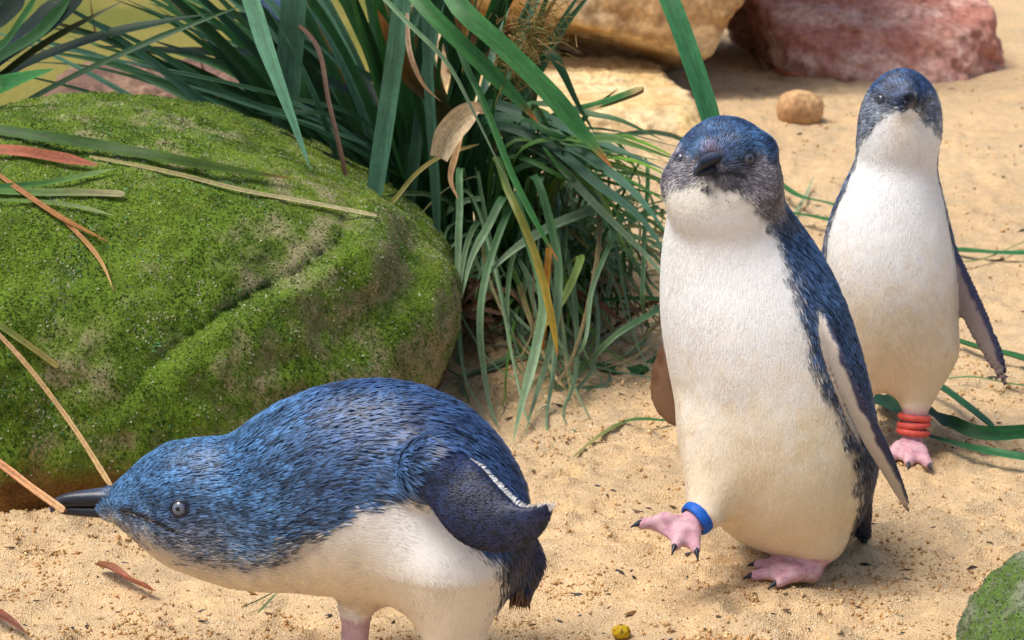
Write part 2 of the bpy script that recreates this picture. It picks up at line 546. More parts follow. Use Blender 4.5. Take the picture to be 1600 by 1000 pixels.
# small mossy boulder at the lower right
def corner_boulder():
    C = G(1670, 1040, 0.0) + np.array([0.0, 0.0, 0.0])
    C = np.array([C[0] + 0.006, C[1] + 0.002, 0.0])
    planes = [((0, 0, 1), C + np.array([0, 0, 0.085])), ((-0.72, -0.1, 0.69), C + np.array([-0.046, 0, 0.044])),
              ((-1, 0, 0.1), C + np.array([-0.068, 0, 0])), ((1, 0, 0), C + np.array([0.10, 0, 0])),
              ((0, -1, 0.2), C + np.array([0, -0.08, 0])), ((0, 1, 0.2), C + np.array([0, 0.07, 0])),
              ((0, 0, -1), C + np.array([0, 0, -0.03]))]
    v, f = rock_mesh(C, planes, 6, 6, 0.005, 16, 8, 0.0018)
    n = vnormals(v, f)
    k = sstep(-0.4, 0.5, fbm(v, 40, 3, 5))[:, None]
    c = s2l(128, 130, 112) * (1 - k) + s2l(82, 106, 48) * k
    r = put('mossy_rock', mesh_np('mossy_rock', v, f, M_MOSSROCK, c), loc=(C[0], C[1], 0),
            label='small grey rock with patchy green moss at the edge of the open sand', cat='rock')
    area_moss(r, v, f, n, 9000, lambda q, m: 0.3 + sstep(-0.4, 0.4, fbm(q, 40, 3, 5)), 'moss', 9, 1.0, 0.78)
corner_boulder()

tan, ochre, brownr = s2l(212, 188, 150), s2l(190, 152, 104), s2l(138, 104, 68)
# long tan sandstone block, its under-side hollow
C0 = P(900, -40, 3.5)
plain_rock('sandstone_block', 'large tan sandstone block overhanging the sand behind the strap leaf plant', C0,
           [((0.10, -0.97, 0.2), P(950, 20, 3.14)), ((-0.25, -0.22, -0.93), P(960, 66, 3.24)), ((0, 0, 1), (0, 0, 0.52)),
            ((0.85, 0.0, -0.52), P(1135, 0, 3.4)), ((-1, 0, 0), P(640, 0, 3.4)), ((0, 1, 0), (0, 3.95, 0))],
           (ochre, tan, brownr), 31, p=14, amp=0.010, scale=8, strata=((0.1, 0, 1), 90, 0.004))
# the ledge it rests on; its brown is darkened for the overhang's shade
C1 = P(880, 60, 3.7); C1[2] = 0.03
plain_rock('stone_footing', 'brown stone under the sandstone block, its shade put into the colour', C1,
           [((0, -1, 0.25), P(900, 75, 3.50)), ((0, 0, 1), (0, 0, 0.15)), ((0.95, 0.0, 0.3), P(1040, 60, 3.6)),
            ((-1, 0, 0), P(700, 60, 3.5)), ((0, 1, 0), (0, 3.9, 0)), ((0, 0, -1), (0, 0, -0.03))],
           (s2l(120, 92, 66), s2l(98, 76, 56), brownr), 37, p=10, amp=0.008)
# pale flat slab
C2 = G(920, 165) ; C2[2] = -0.01
plain_rock('sandstone_slab', 'flat pale yellow sandstone slab half buried in sand behind the strap leaf plant', C2,
           [((0.0, -0.03, 1), np.array([0.1, 3.0, 0.045])), ((0.10, -0.72, 0.68), P(960, 186, 2.86)), ((0.92, 0.1, 0.38), P(1092, 170, 2.95)),
            ((-1, 0, 0.2), P(700, 150, 2.9)), ((0, 1, 0.3), (0, 3.36, 0.03)), ((0, 0, -1), (0, 0, -0.05))],
           (s2l(222, 196, 150), s2l(212, 180, 124), s2l(176, 142, 94)), 41, p=9, amp=0.005, rough=0.0035)
# red rock
C3 = G(1370, 85); C3[2] = 0.03
plain_rock('red_rock', 'angular reddish pink rock with a broken corner on the sand', C3,
           [((0.04, -0.30, 0.95), P(1360, 22, 3.50)), ((-0.05, -0.80, 0.60), P(1340, 75, 3.42)),
            ((-0.90, -0.10, -0.32), P(1180, 25, 3.55)), ((-0.42, -0.72, -0.45), P(1275, 105, 3.42)),
            ((0.72, -0.66, 0.15), P(1530, 110, 3.46)), ((0.97, 0.1, 0.22), P(1550, 60, 3.6)), ((0.15, -0.97, 0.1), P(1470, 135, 3.36)),
            ((0, 1, 0.2), (0, 3.95, 0)), ((0, 0, -1), (0, 0, -0.03))],
           (s2l(184, 128, 112), s2l(214, 176, 160), s2l(150, 98, 84)), 47, p=30, amp=0.006, scale=11, rough=0.005,
           strata=((0.35, 0.2, 1), 120, 0.007), ridge=0.012)
# round pebble
C4 = G(1249, 192); C4[2] = 0.024
plain_rock('round_stone', 'smooth round tan stone lying alone on the open sand', C4,
           [(n, C4 + np.array(n) * s) for n, s in (((1, 0, 0), .0365), ((-1, 0, 0), .0365), ((0, -1, 0), .033), ((0, 1, 0), .033),
            ((0, 0, 1), .027), ((0, 0, -1), .03))],
           (s2l(196, 158, 112), s2l(186, 146, 104), s2l(150, 112, 78)), 53, cat='stone', p=2.3, amp=0.0018, scale=30, rough=0.0006, level=5, ridge=0.0)
# brown flat rock behind the boulder
C5 = P(250, 200, 2.2); C5[2] = 0.06
plain_rock('brown_ledge', 'flat brown cracked stone ledge behind the mossy boulder', C5,
           [((0, -0.12, 1), P(260, 138, 2.18)), ((0, -1, 0.1), (0, 2.02, 0)), ((0.55, -0.2, 0.8), P(400, 170, 2.1)), ((1, 0, 0.1), P(520, 250, 2.1)),
            ((-1, 0, 0.3), P(30, 170, 2.1)), ((0, 1, 0.1), (0, 2.36, 0)), ((0, 0, -1), (0, 0, -0.03))],
           (s2l(142, 112, 92), s2l(120, 92, 78), s2l(84, 66, 54)), 59, p=10, amp=0.006, strata=((0.05, 0.05, 1), 130, 0.007))

# ------------------------------------------------------------------ penguins: smooth bodies grown from a distance field
class Field:
    def __init__(self, lo, hi, h):
        self.lo, self.h = np.asarray(lo, float), h
        self.n = np.ceil((np.asarray(hi) - self.lo) / h).astype(int) + 1
        self.d = np.full(self.n, 1e3, np.float32)
    def caps(self, a, b, ra, rb, k=0.006, sq=None):
        """tapered limb from a to b; sq = (centre, axis, factor) flattens it along an axis"""
        a, b = np.asarray(a, float), np.asarray(b, float)
        m = max(ra, rb) + k + 3 * self.h
        lo = np.minimum(a, b) - m; hi = np.maximum(a, b) + m
        i0 = np.clip(((lo - self.lo) / self.h).astype(int), 0, self.n - 1)
        i1 = np.clip(((hi - self.lo) / self.h).astype(int) + 2, 1, self.n)
        if np.any(i1 <= i0): return
        ax = [(self.lo[j] + self.h * np.arange(i0[j], i1[j])).astype(np.float32) for j in range(3)]
        X, Y, Z = ax[0][:, None, None], ax[1][None, :, None], ax[2][None, None, :]
        if sq is not None:
            c, n, s = np.asarray(sq[0], float), unit(sq[1]), sq[2]
            g = (1.0 / s - 1.0)
            t = ((X - c[0]) * n[0] + (Y - c[1]) * n[1] + (Z - c[2]) * n[2]) * g
            X, Y, Z = X + t * n[0], Y + t * n[1], Z + t * n[2]
            a = a + g * np.dot(a - c, n) * n; b = b + g * np.dot(b - c, n) * n
        ba = b - a
        L = max(float(ba @ ba), 1e-12)
        px_, py_, pz_ = X - a[0], Y - a[1], Z - a[2]
        hh = np.clip((px_ * ba[0] + py_ * ba[1] + pz_ * ba[2]) / L, 0, 1)
        d = np.sqrt((px_ - hh * ba[0]) ** 2 + (py_ - hh * ba[1]) ** 2 + (pz_ - hh * ba[2]) ** 2) - (ra + (rb - ra) * hh)
        if sq is not None: d = d * max(sq[2], 0.3)
        sl = tuple(slice(i0[j], i1[j]) for j in range(3))
        e = self.d[sl]
        q = np.clip(0.5 + 0.5 * (e - d) / k, 0, 1)
        self.d[sl] = (e * (1 - q) + d * q - k * q * (1 - q)).astype(np.float32)
    def chain(self, pts, rs, k=0.006, sq=None):
        """smooth canal surface: the envelope of close-set spheres along a curve, blended into the field"""
        pr = np.column_stack([np.array(pts, float), np.array(rs, float)])
        L = np.linalg.norm(np.diff(pr[:, :3], axis=0), axis=1).sum()
        s = catmull(pr, max(int(L / 0.0022), 8))
        m = s[:, 3].max() + k + 3 * self.h
        i0 = np.clip(((s[:, :3].min(0) - m - self.lo) / self.h).astype(int), 0, self.n - 1)
        i1 = np.clip(((s[:, :3].max(0) + m - self.lo) / self.h).astype(int) + 2, 1, self.n)
        d = np.full(i1 - i0, 1e3, np.float32)
        ax = [(self.lo[j] + self.h * np.arange(i0[j], i1[j])).astype(np.float32) for j in range(3)]
        for q in s:
            c, r = q[:3], max(q[3], 0.0008)
            mm = r + k + 3 * self.h
            lo = [np.searchsorted(ax[j], c[j] - mm) for j in range(3)]; hi = [np.searchsorted(ax[j], c[j] + mm) for j in range(3)]
            if any(hi[j] <= lo[j] for j in range(3)): continue
            X = ax[0][lo[0]:hi[0]][:, None, None] - c[0]; Y = ax[1][lo[1]:hi[1]][None, :, None] - c[1]; Z = ax[2][lo[2]:hi[2]][None, None, :] - c[2]
            e = X * X + Y * Y + Z * Z
            if sq is not None:
                n = unit(sq[1]); t = X * n[0] + Y * n[1] + Z * n[2]
                e = e + t * t * (1.0 / sq[2] ** 2 - 1.0)
            e = np.sqrt(e) - r
            if sq is not None: e = e * max(sq[2], 0.3)
            sl = tuple(slice(lo[j], hi[j]) for j in range(3))
            d[sl] = np.minimum(d[sl], e)
        sl = tuple(slice(i0[j], i1[j]) for j in range(3))
        e = self.d[sl]
        q = np.clip(0.5 + 0.5 * (e - d) / k, 0, 1)
        self.d[sl] = (e * (1 - q) + d * q - k * q * (1 - q)).astype(np.float32)
    def blur(self, r):
        """soften the creases of the body before limbs are added"""
        d = np.clip(self.d, -0.04, 0.02)
        m = max(int(r / self.h), 1)
        for _ in range(2):
            for ax in range(3):
                c = np.cumsum(np.concatenate([np.repeat(np.take(d, [0], ax), m + 1, ax), d, np.repeat(np.take(d, [-1], ax), m, ax)], ax), axis=ax, dtype=np.float64)
                n = d.shape[ax]
                d = ((np.take(c, range(2 * m + 1, n + 2 * m + 1), ax) - np.take(c, range(0, n), ax)) / (2 * m + 1)).astype(np.float32)
        self.d = np.where(self.d > 0.015, self.d, d).astype(np.float32)
    def mesh(self):
        d = np.minimum(self.d, 0.02); n = self.n
        s = d < 0
        cs = [(i, j, k) for i in (0, 1) for j in (0, 1) for k in (0, 1)]
        cut = lambda A, c: A[c[0]:n[0] - 1 + c[0], c[1]:n[1] - 1 + c[1], c[2]:n[2] - 1 + c[2]]
        cnt = sum(cut(s, c).astype(np.int8) for c in cs)
        act = (cnt > 0) & (cnt < 8)
        I = np.argwhere(act)
        vid = np.full(act.shape, -1, np.int64); vid[act] = np.arange(len(I))
        val = {c: d[I[:, 0] + c[0], I[:, 1] + c[1], I[:, 2] + c[2]].astype(float) for c in cs}
        acc = np.zeros((len(I), 3)); num = np.zeros(len(I))
        for a_ in cs:
            for ax in range(3):
                if a_[ax]: continue
                b_ = list(a_); b_[ax] = 1; b_ = tuple(b_)
                va, vb = val[a_], val[b_]
                x = (va < 0) != (vb < 0)
                t = np.where(x, va / np.where(x, va - vb, 1), 0)
                p = np.tile(np.array(a_, float), (len(I), 1)); p[:, ax] = t
                acc += p * x[:, None]; num += x
        V = self.lo + self.h * (I + acc / num[:, None])
        F = []
        for ax in range(3):
            o1, o2 = [(1, 2), (2, 0), (0, 1)][ax]
            sl = [slice(None)] * 3; sl2 = [slice(None)] * 3
            sl[ax] = slice(0, n[ax] - 1); sl2[ax] = slice(1, n[ax])
            e = s[tuple(sl)] != s[tuple(sl2)]
            inside = s[tuple(sl)]
            E = np.argwhere(e)
            ok = (E[:, o1] > 0) & (E[:, o2] > 0) & (E[:, o1] < n[o1] - 1) & (E[:, o2] < n[o2] - 1)
            E = E[ok]
            def at(a1, a2):
                q = E.copy(); q[:, o1] -= a1; q[:, o2] -= a2
                return vid[q[:, 0], q[:, 1], q[:, 2]]
            q = np.stack([at(1, 1), at(0, 1), at(0, 0), at(1, 0)], 1)
            ins = inside[E[:, 0], E[:, 1], E[:, 2]]
            q[~ins] = q[~ins][:, ::-1]
            F.append(q)
        F = np.concatenate(F)
        return V, F

def relax(v, f, it=2):
    e = np.concatenate([f[:, [0, 1]], f[:, [1, 2]], f[:, [2, 3]], f[:, [3, 0]]])
    for k in range(it):
        for lam in (0.55, -0.53):
            s = np.zeros_like(v); c = np.zeros(len(v))
            np.add.at(s, e[:, 0], v[e[:, 1]]); np.add.at(c, e[:, 0], 1)
            np.add.at(s, e[:, 1], v[e[:, 0]]); np.add.at(c, e[:, 1], 1)
            v = v + lam * (s / np.maximum(c, 1)[:, None] - v)
    return v

def line_dist(p, pts):
    """distance of points to a 3-D polyline, nearest tangent and position along it"""
    best = np.full(len(p), 1e9); par = np.zeros(len(p)); tan_ = np.zeros_like(p)
    for k in range(len(pts) - 1):
        a, b = np.asarray(pts[k]), np.asarray(pts[k + 1])
        ba = b - a
        t = np.clip((p - a) @ ba / (ba @ ba), 0, 1)
        d = np.linalg.norm(p - a - t[:, None] * ba, axis=1)
        w = d < best
        best[w] = d[w]; par[w] = k + t[w]; tan_[w] = unit(ba)
    return best, par, tan_

def feathers(name, parent, v, f, n, count, weight, flow, look, mat, seed, jitter=0.16):
    """thousands of small overlapping feathers, each a ridged blade lying along the flow"""
    rng = np.random.default_rng(seed)
    fc = v[f].mean(1); fn = unit(n[f].mean(1))
    w = weight(fc, fn)
    q, tt, b = sample_faces(v, f, w, count, rng)
    nn = unit(n[tt[:, 0]] * (1 - b.sum(1))[:, None] + n[tt[:, 1]] * b[:, :1] + n[tt[:, 2]] * b[:, 1:])
    k = len(q)
    fl = flow(q, nn)
    fl = fl - nn * (fl * nn).sum(1)[:, None]
    fl = unit(unit(fl) + jitter * rng.normal(size=(k, 3)))
    fl = unit(fl - nn * (fl * nn).sum(1)[:, None])
    sd = np.cross(nn, fl)
    L, W, lift, c0, c1 = look(q, nn, rng)
    L = L * (0.75 + 0.5 * rng.random(k)); W = W * (0.75 + 0.5 * rng.random(k))
    lift = lift * (0.5 + rng.random(k)) * np.minimum(1, L / 0.005)
    L, W, lift = L[:, None], W[:, None], lift[:, None]
    root = q - nn * 0.0004 - fl * L * 0.3
    mid = q + fl * L * 0.15 + nn * (lift * 0.55 * L + 0.0002)
    tip = q + fl * L * 0.7 + nn * lift * L
    le, ri = mid + sd * W * 0.5 - nn * W * 0.22, mid - sd * W * 0.5 - nn * W * 0.22
    mid = mid + nn * W * 0.08
    V = np.stack([root, le, mid, ri, tip], 1).reshape(-1, 3)
    F = (np.arange(k)[:, None, None] * 5 + np.array([[0, 2, 1], [0, 3, 2], [1, 2, 4], [2, 3, 4]])[None]).reshape(-1, 3)
    cm = c0 * 0.45 + c1 * 0.55
    cc = np.stack([c0, c0 * 0.7 + cm * 0.3, cm, c0 * 0.7 + cm * 0.3, c1], 1).reshape(-1, 3)
    me = mesh_np(name, V, F, mat, cc, smooth=True)
    return put(name, me, parent, kind='stuff')

def lathe_path(pts, w, h, up, seg=14, cap=True):
    """loft of ellipses along pts; w, h half sizes; up reference"""
    pts = np.asarray(pts, float); m = len(pts)
    tg = unit(np.gradient(pts, axis=0))
    V = []
    for i in range(m):
        sd = unit(np.cross(tg[i], up)); uu = np.cross(sd, tg[i])
        a = np.linspace(0, 2 * np.pi, seg, endpoint=False)
        V.append(pts[i] + np.outer(np.cos(a) * w[i], sd) + np.outer(np.sin(a) * h[i], uu))
    V = np.concatenate(V)
    i = np.arange(m - 1)[:, None] * seg; j = np.arange(seg)[None]
    F = np.stack([i + j, i + (j + 1) % seg, i + seg + (j + 1) % seg, i + seg + j], -1).reshape(-1, 4)
    fl = [F]
    if cap:
        V = np.concatenate([V, pts[:1], pts[-1:]])
        a0, a1 = len(V) - 2, len(V) - 1
        jj = np.arange(seg)
        fl.append(np.stack([np.full(seg, a0), (jj + 1) % seg, jj], 1))
        e = (m - 1) * seg
        fl.append(np.stack([np.full(seg, a1), e + jj, e + (jj + 1) % seg], 1))
    return V, fl

def catmull(pts, n):
    p = np.asarray(pts, float)
    p = np.concatenate([2 * p[:1] - p[1:2], p, 2 * p[-1:] - p[-2:-1]])
    m = len(p) - 3
    t = np.linspace(0, m - 1e-6, n); k = t.astype(int); u = (t - k)[:, None]
    a, b, c, d = p[k], p[k + 1], p[k + 2], p[k + 3]
    return 0.5 * (2 * b + (c - a) * u + (2 * a - 5 * b + 4 * c - d) * u * u + (3 * b - a - 3 * c + d) * u ** 3)

def make_beak(root, B, D, U, L, hgt, wid):
    """hooked upper mandible over a shorter lower one; B base centre, D direction, U up"""
    B, D = np.asarray(B, float), unit(D)
    U = unit(np.asarray(U, float) - D * np.dot(U, D))
    t = np.array([-0.25, 0, 0.2, 0.42, 0.62, 0.78, 0.9, 0.97, 1.0])
    top = np.array([0.52, 0.50, 0.46, 0.42, 0.37, 0.30, 0.17, -0.02, -0.24])
    bot = np.array([-0.12, -0.12, -0.12, -0.12, -0.12, -0.13, -0.17, -0.25, -0.30])
    pts = B + np.outer(t * L, D) + np.outer((top + bot) / 2 * hgt, U)
    hh = (top - bot) / 2 * hgt
    ww = np.array([0.50, 0.50, 0.42, 0.34, 0.27, 0.21, 0.15, 0.09, 0.03]) * wid
    pts, hh, ww = catmull(pts, 26), np.interp(np.linspace(0, 8, 26), range(9), hh), np.interp(np.linspace(0, 8, 26), range(9), ww)
    V, F = lathe_path(pts, ww, hh, U, 18)
    s = (V - B) @ U / hgt; al = (V - B) @ D / L
    c = s2l(28, 31, 42) + (s2l(92, 104, 126) - s2l(28, 31, 42)) * (sstep(0.2, 0.55, s) * sstep(1.05, 0.2, al) * 0.6 + 0.25 * sstep(0.75, 0.95, al))[:, None]  # highlight along the culmen painted into the horn colour; paler tip
    # nostril groove
    gr = np.exp(-((s - 0.10) / 0.05) ** 2) * sstep(0.6, 0.4, al) * sstep(0.05, 0.2, al)
    V = V - np.cross(D, U)[None] * (np.sign((V - B) @ np.cross(D, U)) * gr * 0.035 * wid)[:, None]
    put('upper_mandible', mesh_np('upper_mandible', V, F, M_HORN, c * (1 - 0.35 * gr)[:, None]), root)
    t = np.array([-0.25, 0, 0.25, 0.5, 0.72, 0.86, 0.91])
    pts = B + np.outer(t * L, D) + np.outer(np.array([-0.28, -0.28, -0.27, -0.25, -0.23, -0.22, -0.20]) * hgt, U)
    hh = np.array([0.24, 0.24, 0.22, 0.19, 0.15, 0.10, 0.02]) * hgt
    ww = np.array([0.44, 0.44, 0.34, 0.26, 0.19, 0.11, 0.02]) * wid
    pts, hh, ww = catmull(pts, 20), np.interp(np.linspace(0, 6, 20), range(7), hh), np.interp(np.linspace(0, 6, 20), range(7), ww)
    V, F = lathe_path(pts, ww, hh, U, 16)
    s = (V - B) @ U / hgt
    c = s2l(28, 30, 42) + (s2l(120, 112, 116) - s2l(28, 30, 42)) * sstep(-0.36, -0.52, s)[:, None] * 0.7
    put('lower_mandible', mesh_np('lower_mandible', V, F, M_HORN, c), root)

def make_eye(root, c, n, r, iris=None):
    """eyeball with dark rim, pale iris and a pupil of its own"""
    n = unit(n)
    V0, F0 = ico(4)
    cs = V0 @ n
    iris = s2l(100, 110, 128) if iris is None else iris
    ang = np.degrees(np.arccos(np.clip(cs, -1, 1)))
    col = np.tile(s2l(16, 15, 20), (len(V0), 1))
    w = sstep(42, 38, ang)[:, None]; col = col * (1 - w) + iris * w
    w2 = (np.exp(-((ang - 29) / 3.5) ** 2))[:, None]; col = col * (1 - 0.55 * w2)
    e = put('eye', mesh_np('eye', c + V0 * r, F0, M_EYE, col), root)
    sel = cs[F0].min(1) > math.cos(math.radians(19))
    V = c + V0 * r * 1.012
    used = np.unique(F0[sel]); remap = np.full(len(V), -1); remap[used] = np.arange(len(used))
    put('pupil', mesh_np('pupil', V[used], remap[F0[sel]], M_EYE, np.tile(np.array([0.003, 0.003, 0.004]), (len(used), 1))), e)

def eyelid(root, c, n, r, col):
    """raised rim of bare skin round the eye"""
    n = unit(n)
    a = unit(np.cross(n, [0, 0, 1])); b = np.cross(n, a)
    t = np.linspace(0, 2 * np.pi, 29)
    ring = c + n * r * 0.62 + r * 0.86 * (np.outer(np.cos(t) * 1.12, a) + np.outer(np.sin(t) * 0.95, b))
    V, F = lathe_path(ring, np.full(29, r * 0.20), np.full(29, r * 0.20), n, 8, cap=False)
    put('eyelid', mesh_np('eyelid', V, F, M_HORN, np.tile(col, (len(V), 1))), root)

def make_claw(root, a, d, L=0.009, r=0.0024):
    d = unit(d)
    t = np.linspace(0, 1, 8)
    pts = a + np.outer(t * L, d) + np.outer(-(t ** 2) * L * 0.35 + 0.0006, [0, 0, 1])
    V, F = lathe_path(pts, r * (1 - 0.88 * t), r * 1.1 * (1 - 0.88 * t), np.array([0, 0, 1.0]), 9)
    put('claw', mesh_np('claw', V, F, M_HORN, np.tile(s2l(40, 40, 50), (len(V), 1))), root)

def make_band(root, c, axis, r, tube, col, sq=1.0, name='leg_band'):
    axis = unit(axis)
    a = unit(np.cross(axis, [0.3, 1, 0.2])); b = np.cross(axis, a)
    t = np.linspace(0, 2 * np.pi, 41)
    ring = c + r * (np.outer(np.cos(t), a) + np.outer(np.sin(t), b))
    V, F = lathe_path(ring, np.full(41, tube), np.full(41, tube * sq), axis, 12, cap=False)
    # lathe 'up' is the band's axis, so the first half size is the wall and the second the height
    return put(name, mesh_np(name, V, F, M_BAND, np.tile(col, (len(V), 1))), root)

def surf_at(v, n, x, y):
    """point of the body facing the camera that the photograph shows at (x, y)"""
    u, w, dep = proj(v)
    m = np.hypot(u - x, w - y) < 6
    if not m.any(): m = np.hypot(u - x, w - y) < 14
    i = np.where(m)[0]; i = i[np.argsort(dep[i])[:6]]
    near = dep[i] < dep[i[0]] + 0.01
    return v[i[near]].mean(0), unit(n[i[near]].mean(0))

NAVY0, NAVY1 = s2l(20, 27, 48), s2l(84, 132, 186)
WHITE, CREAM = np.array([0.85, 0.85, 0.845]), np.array([0.77, 0.635, 0.44])
SKIN = s2l(208, 172, 174)

def jpx(p, Y, r):
    """(x, y) of the photograph at distance Y and a radius in pixels, in metres"""
    q = P(p[0], p[1], Y)
    return q, r * pxm(q)

def foot(F, ankle, heel, tips, r=0.0042, k=0.004):
    """tarsus, three toes and the web between them; returns the skeleton for the skin mask"""
    segs = [(ankle, heel)]
    F.caps(ankle, heel, r * 1.55, r * 1.35, k)
    for t in tips:
        mid = (heel + t) / 2 + np.array([0, 0, 0.0025])
        F.caps(heel, mid, r * 1.2, r * 1.0, k); F.caps(mid, t, r * 1.0, r * 0.72, k)
        segs += [(heel, mid), (mid, t)]
    for i in range(len(tips) - 1):
        for w in (0.2, 0.4, 0.6, 0.8):
            e = heel + 0.80 * ((1 - w) * tips[i] + w * tips[i + 1] - heel)
            F.caps(heel, e, r * 0.9, 0.0022, 0.003)
            segs.append((heel, e))
    return segs

def seg_min(p, segs):
    d = np.full(len(p), 1e9)
    for a, b in segs:
        ba = b - a
        t = np.clip((p - a) @ ba / max(ba @ ba, 1e-12), 0, 1)
        d = np.minimum(d, np.linalg.norm(p - a - t[:, None] * ba, axis=1))
    return d

def mixc(a, b, w):
    return a * (1 - w[:, None]) + b * w[:, None]

def dress(root, v, f, n, paint, flow, dark_n, pale_n, size, seed):
    """body mesh plus dark and pale plumage. paint -> colour, darkness, skin, scale of feather"""
    sk0 = paint(v, n)[2]
    c, dk, sk, sc = paint(v, n)
    v = v + n * ((0.0005 * fbm(v * np.array([1, 1, 0.6]), 42, 3, seed + 3)) * (1 - sk0))[:, None]
    base = c * (1 - 0.55 * dk * (1 - sk))[:, None]
    body = put('body', mesh_np('body', v, f, M_BODY, base), root)
    def wd(q, m):
        c, dk, sk, sc = paint(q, m)
        return np.where(sk > 0.3, 0, dk / sc ** 1.5 + 1e-6)
    def wp(q, m):
        c, dk, sk, sc = paint(q, m)
        return np.where(sk > 0.3, 0, (1 - dk) ** 1.5 + 1e-6)
    def ld(q, m, rng):
        c, dk, sk, sc = paint(q, m, rng)
        br = 0.35 + 0.75 * rng.random(len(q)) + 0.55 * vnoise(q, 330.0, 88) + 0.25 * vnoise(q, 90.0, 89)
        br = np.clip(br, 0.2, 1.8)
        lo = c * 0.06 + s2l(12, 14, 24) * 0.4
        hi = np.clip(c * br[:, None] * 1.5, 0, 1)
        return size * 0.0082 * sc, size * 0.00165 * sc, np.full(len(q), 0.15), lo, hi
    def lp(q, m, rng):
        c, dk, sk, sc = paint(q, m, rng)
        br = 0.97 + 0.07 * rng.random(len(q)) + 0.03 * vnoise(q * np.array([1, 1, 0.45]), 150, 91)
        return size * 0.0064 * sc, size * 0.0006 * sc, 0.010 + 0.016 * sstep(0.15, 0.22, q[:, 2]) * sstep(0.29, 0.25, q[:, 2]), c * 0.94, np.clip(c * br[:, None], 0, 1)
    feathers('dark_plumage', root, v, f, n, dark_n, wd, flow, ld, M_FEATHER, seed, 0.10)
    feathers('pale_plumage', root, v, f, n, pale_n, wp, flow, lp, M_DOWN, seed + 1, 0.12)
    return body

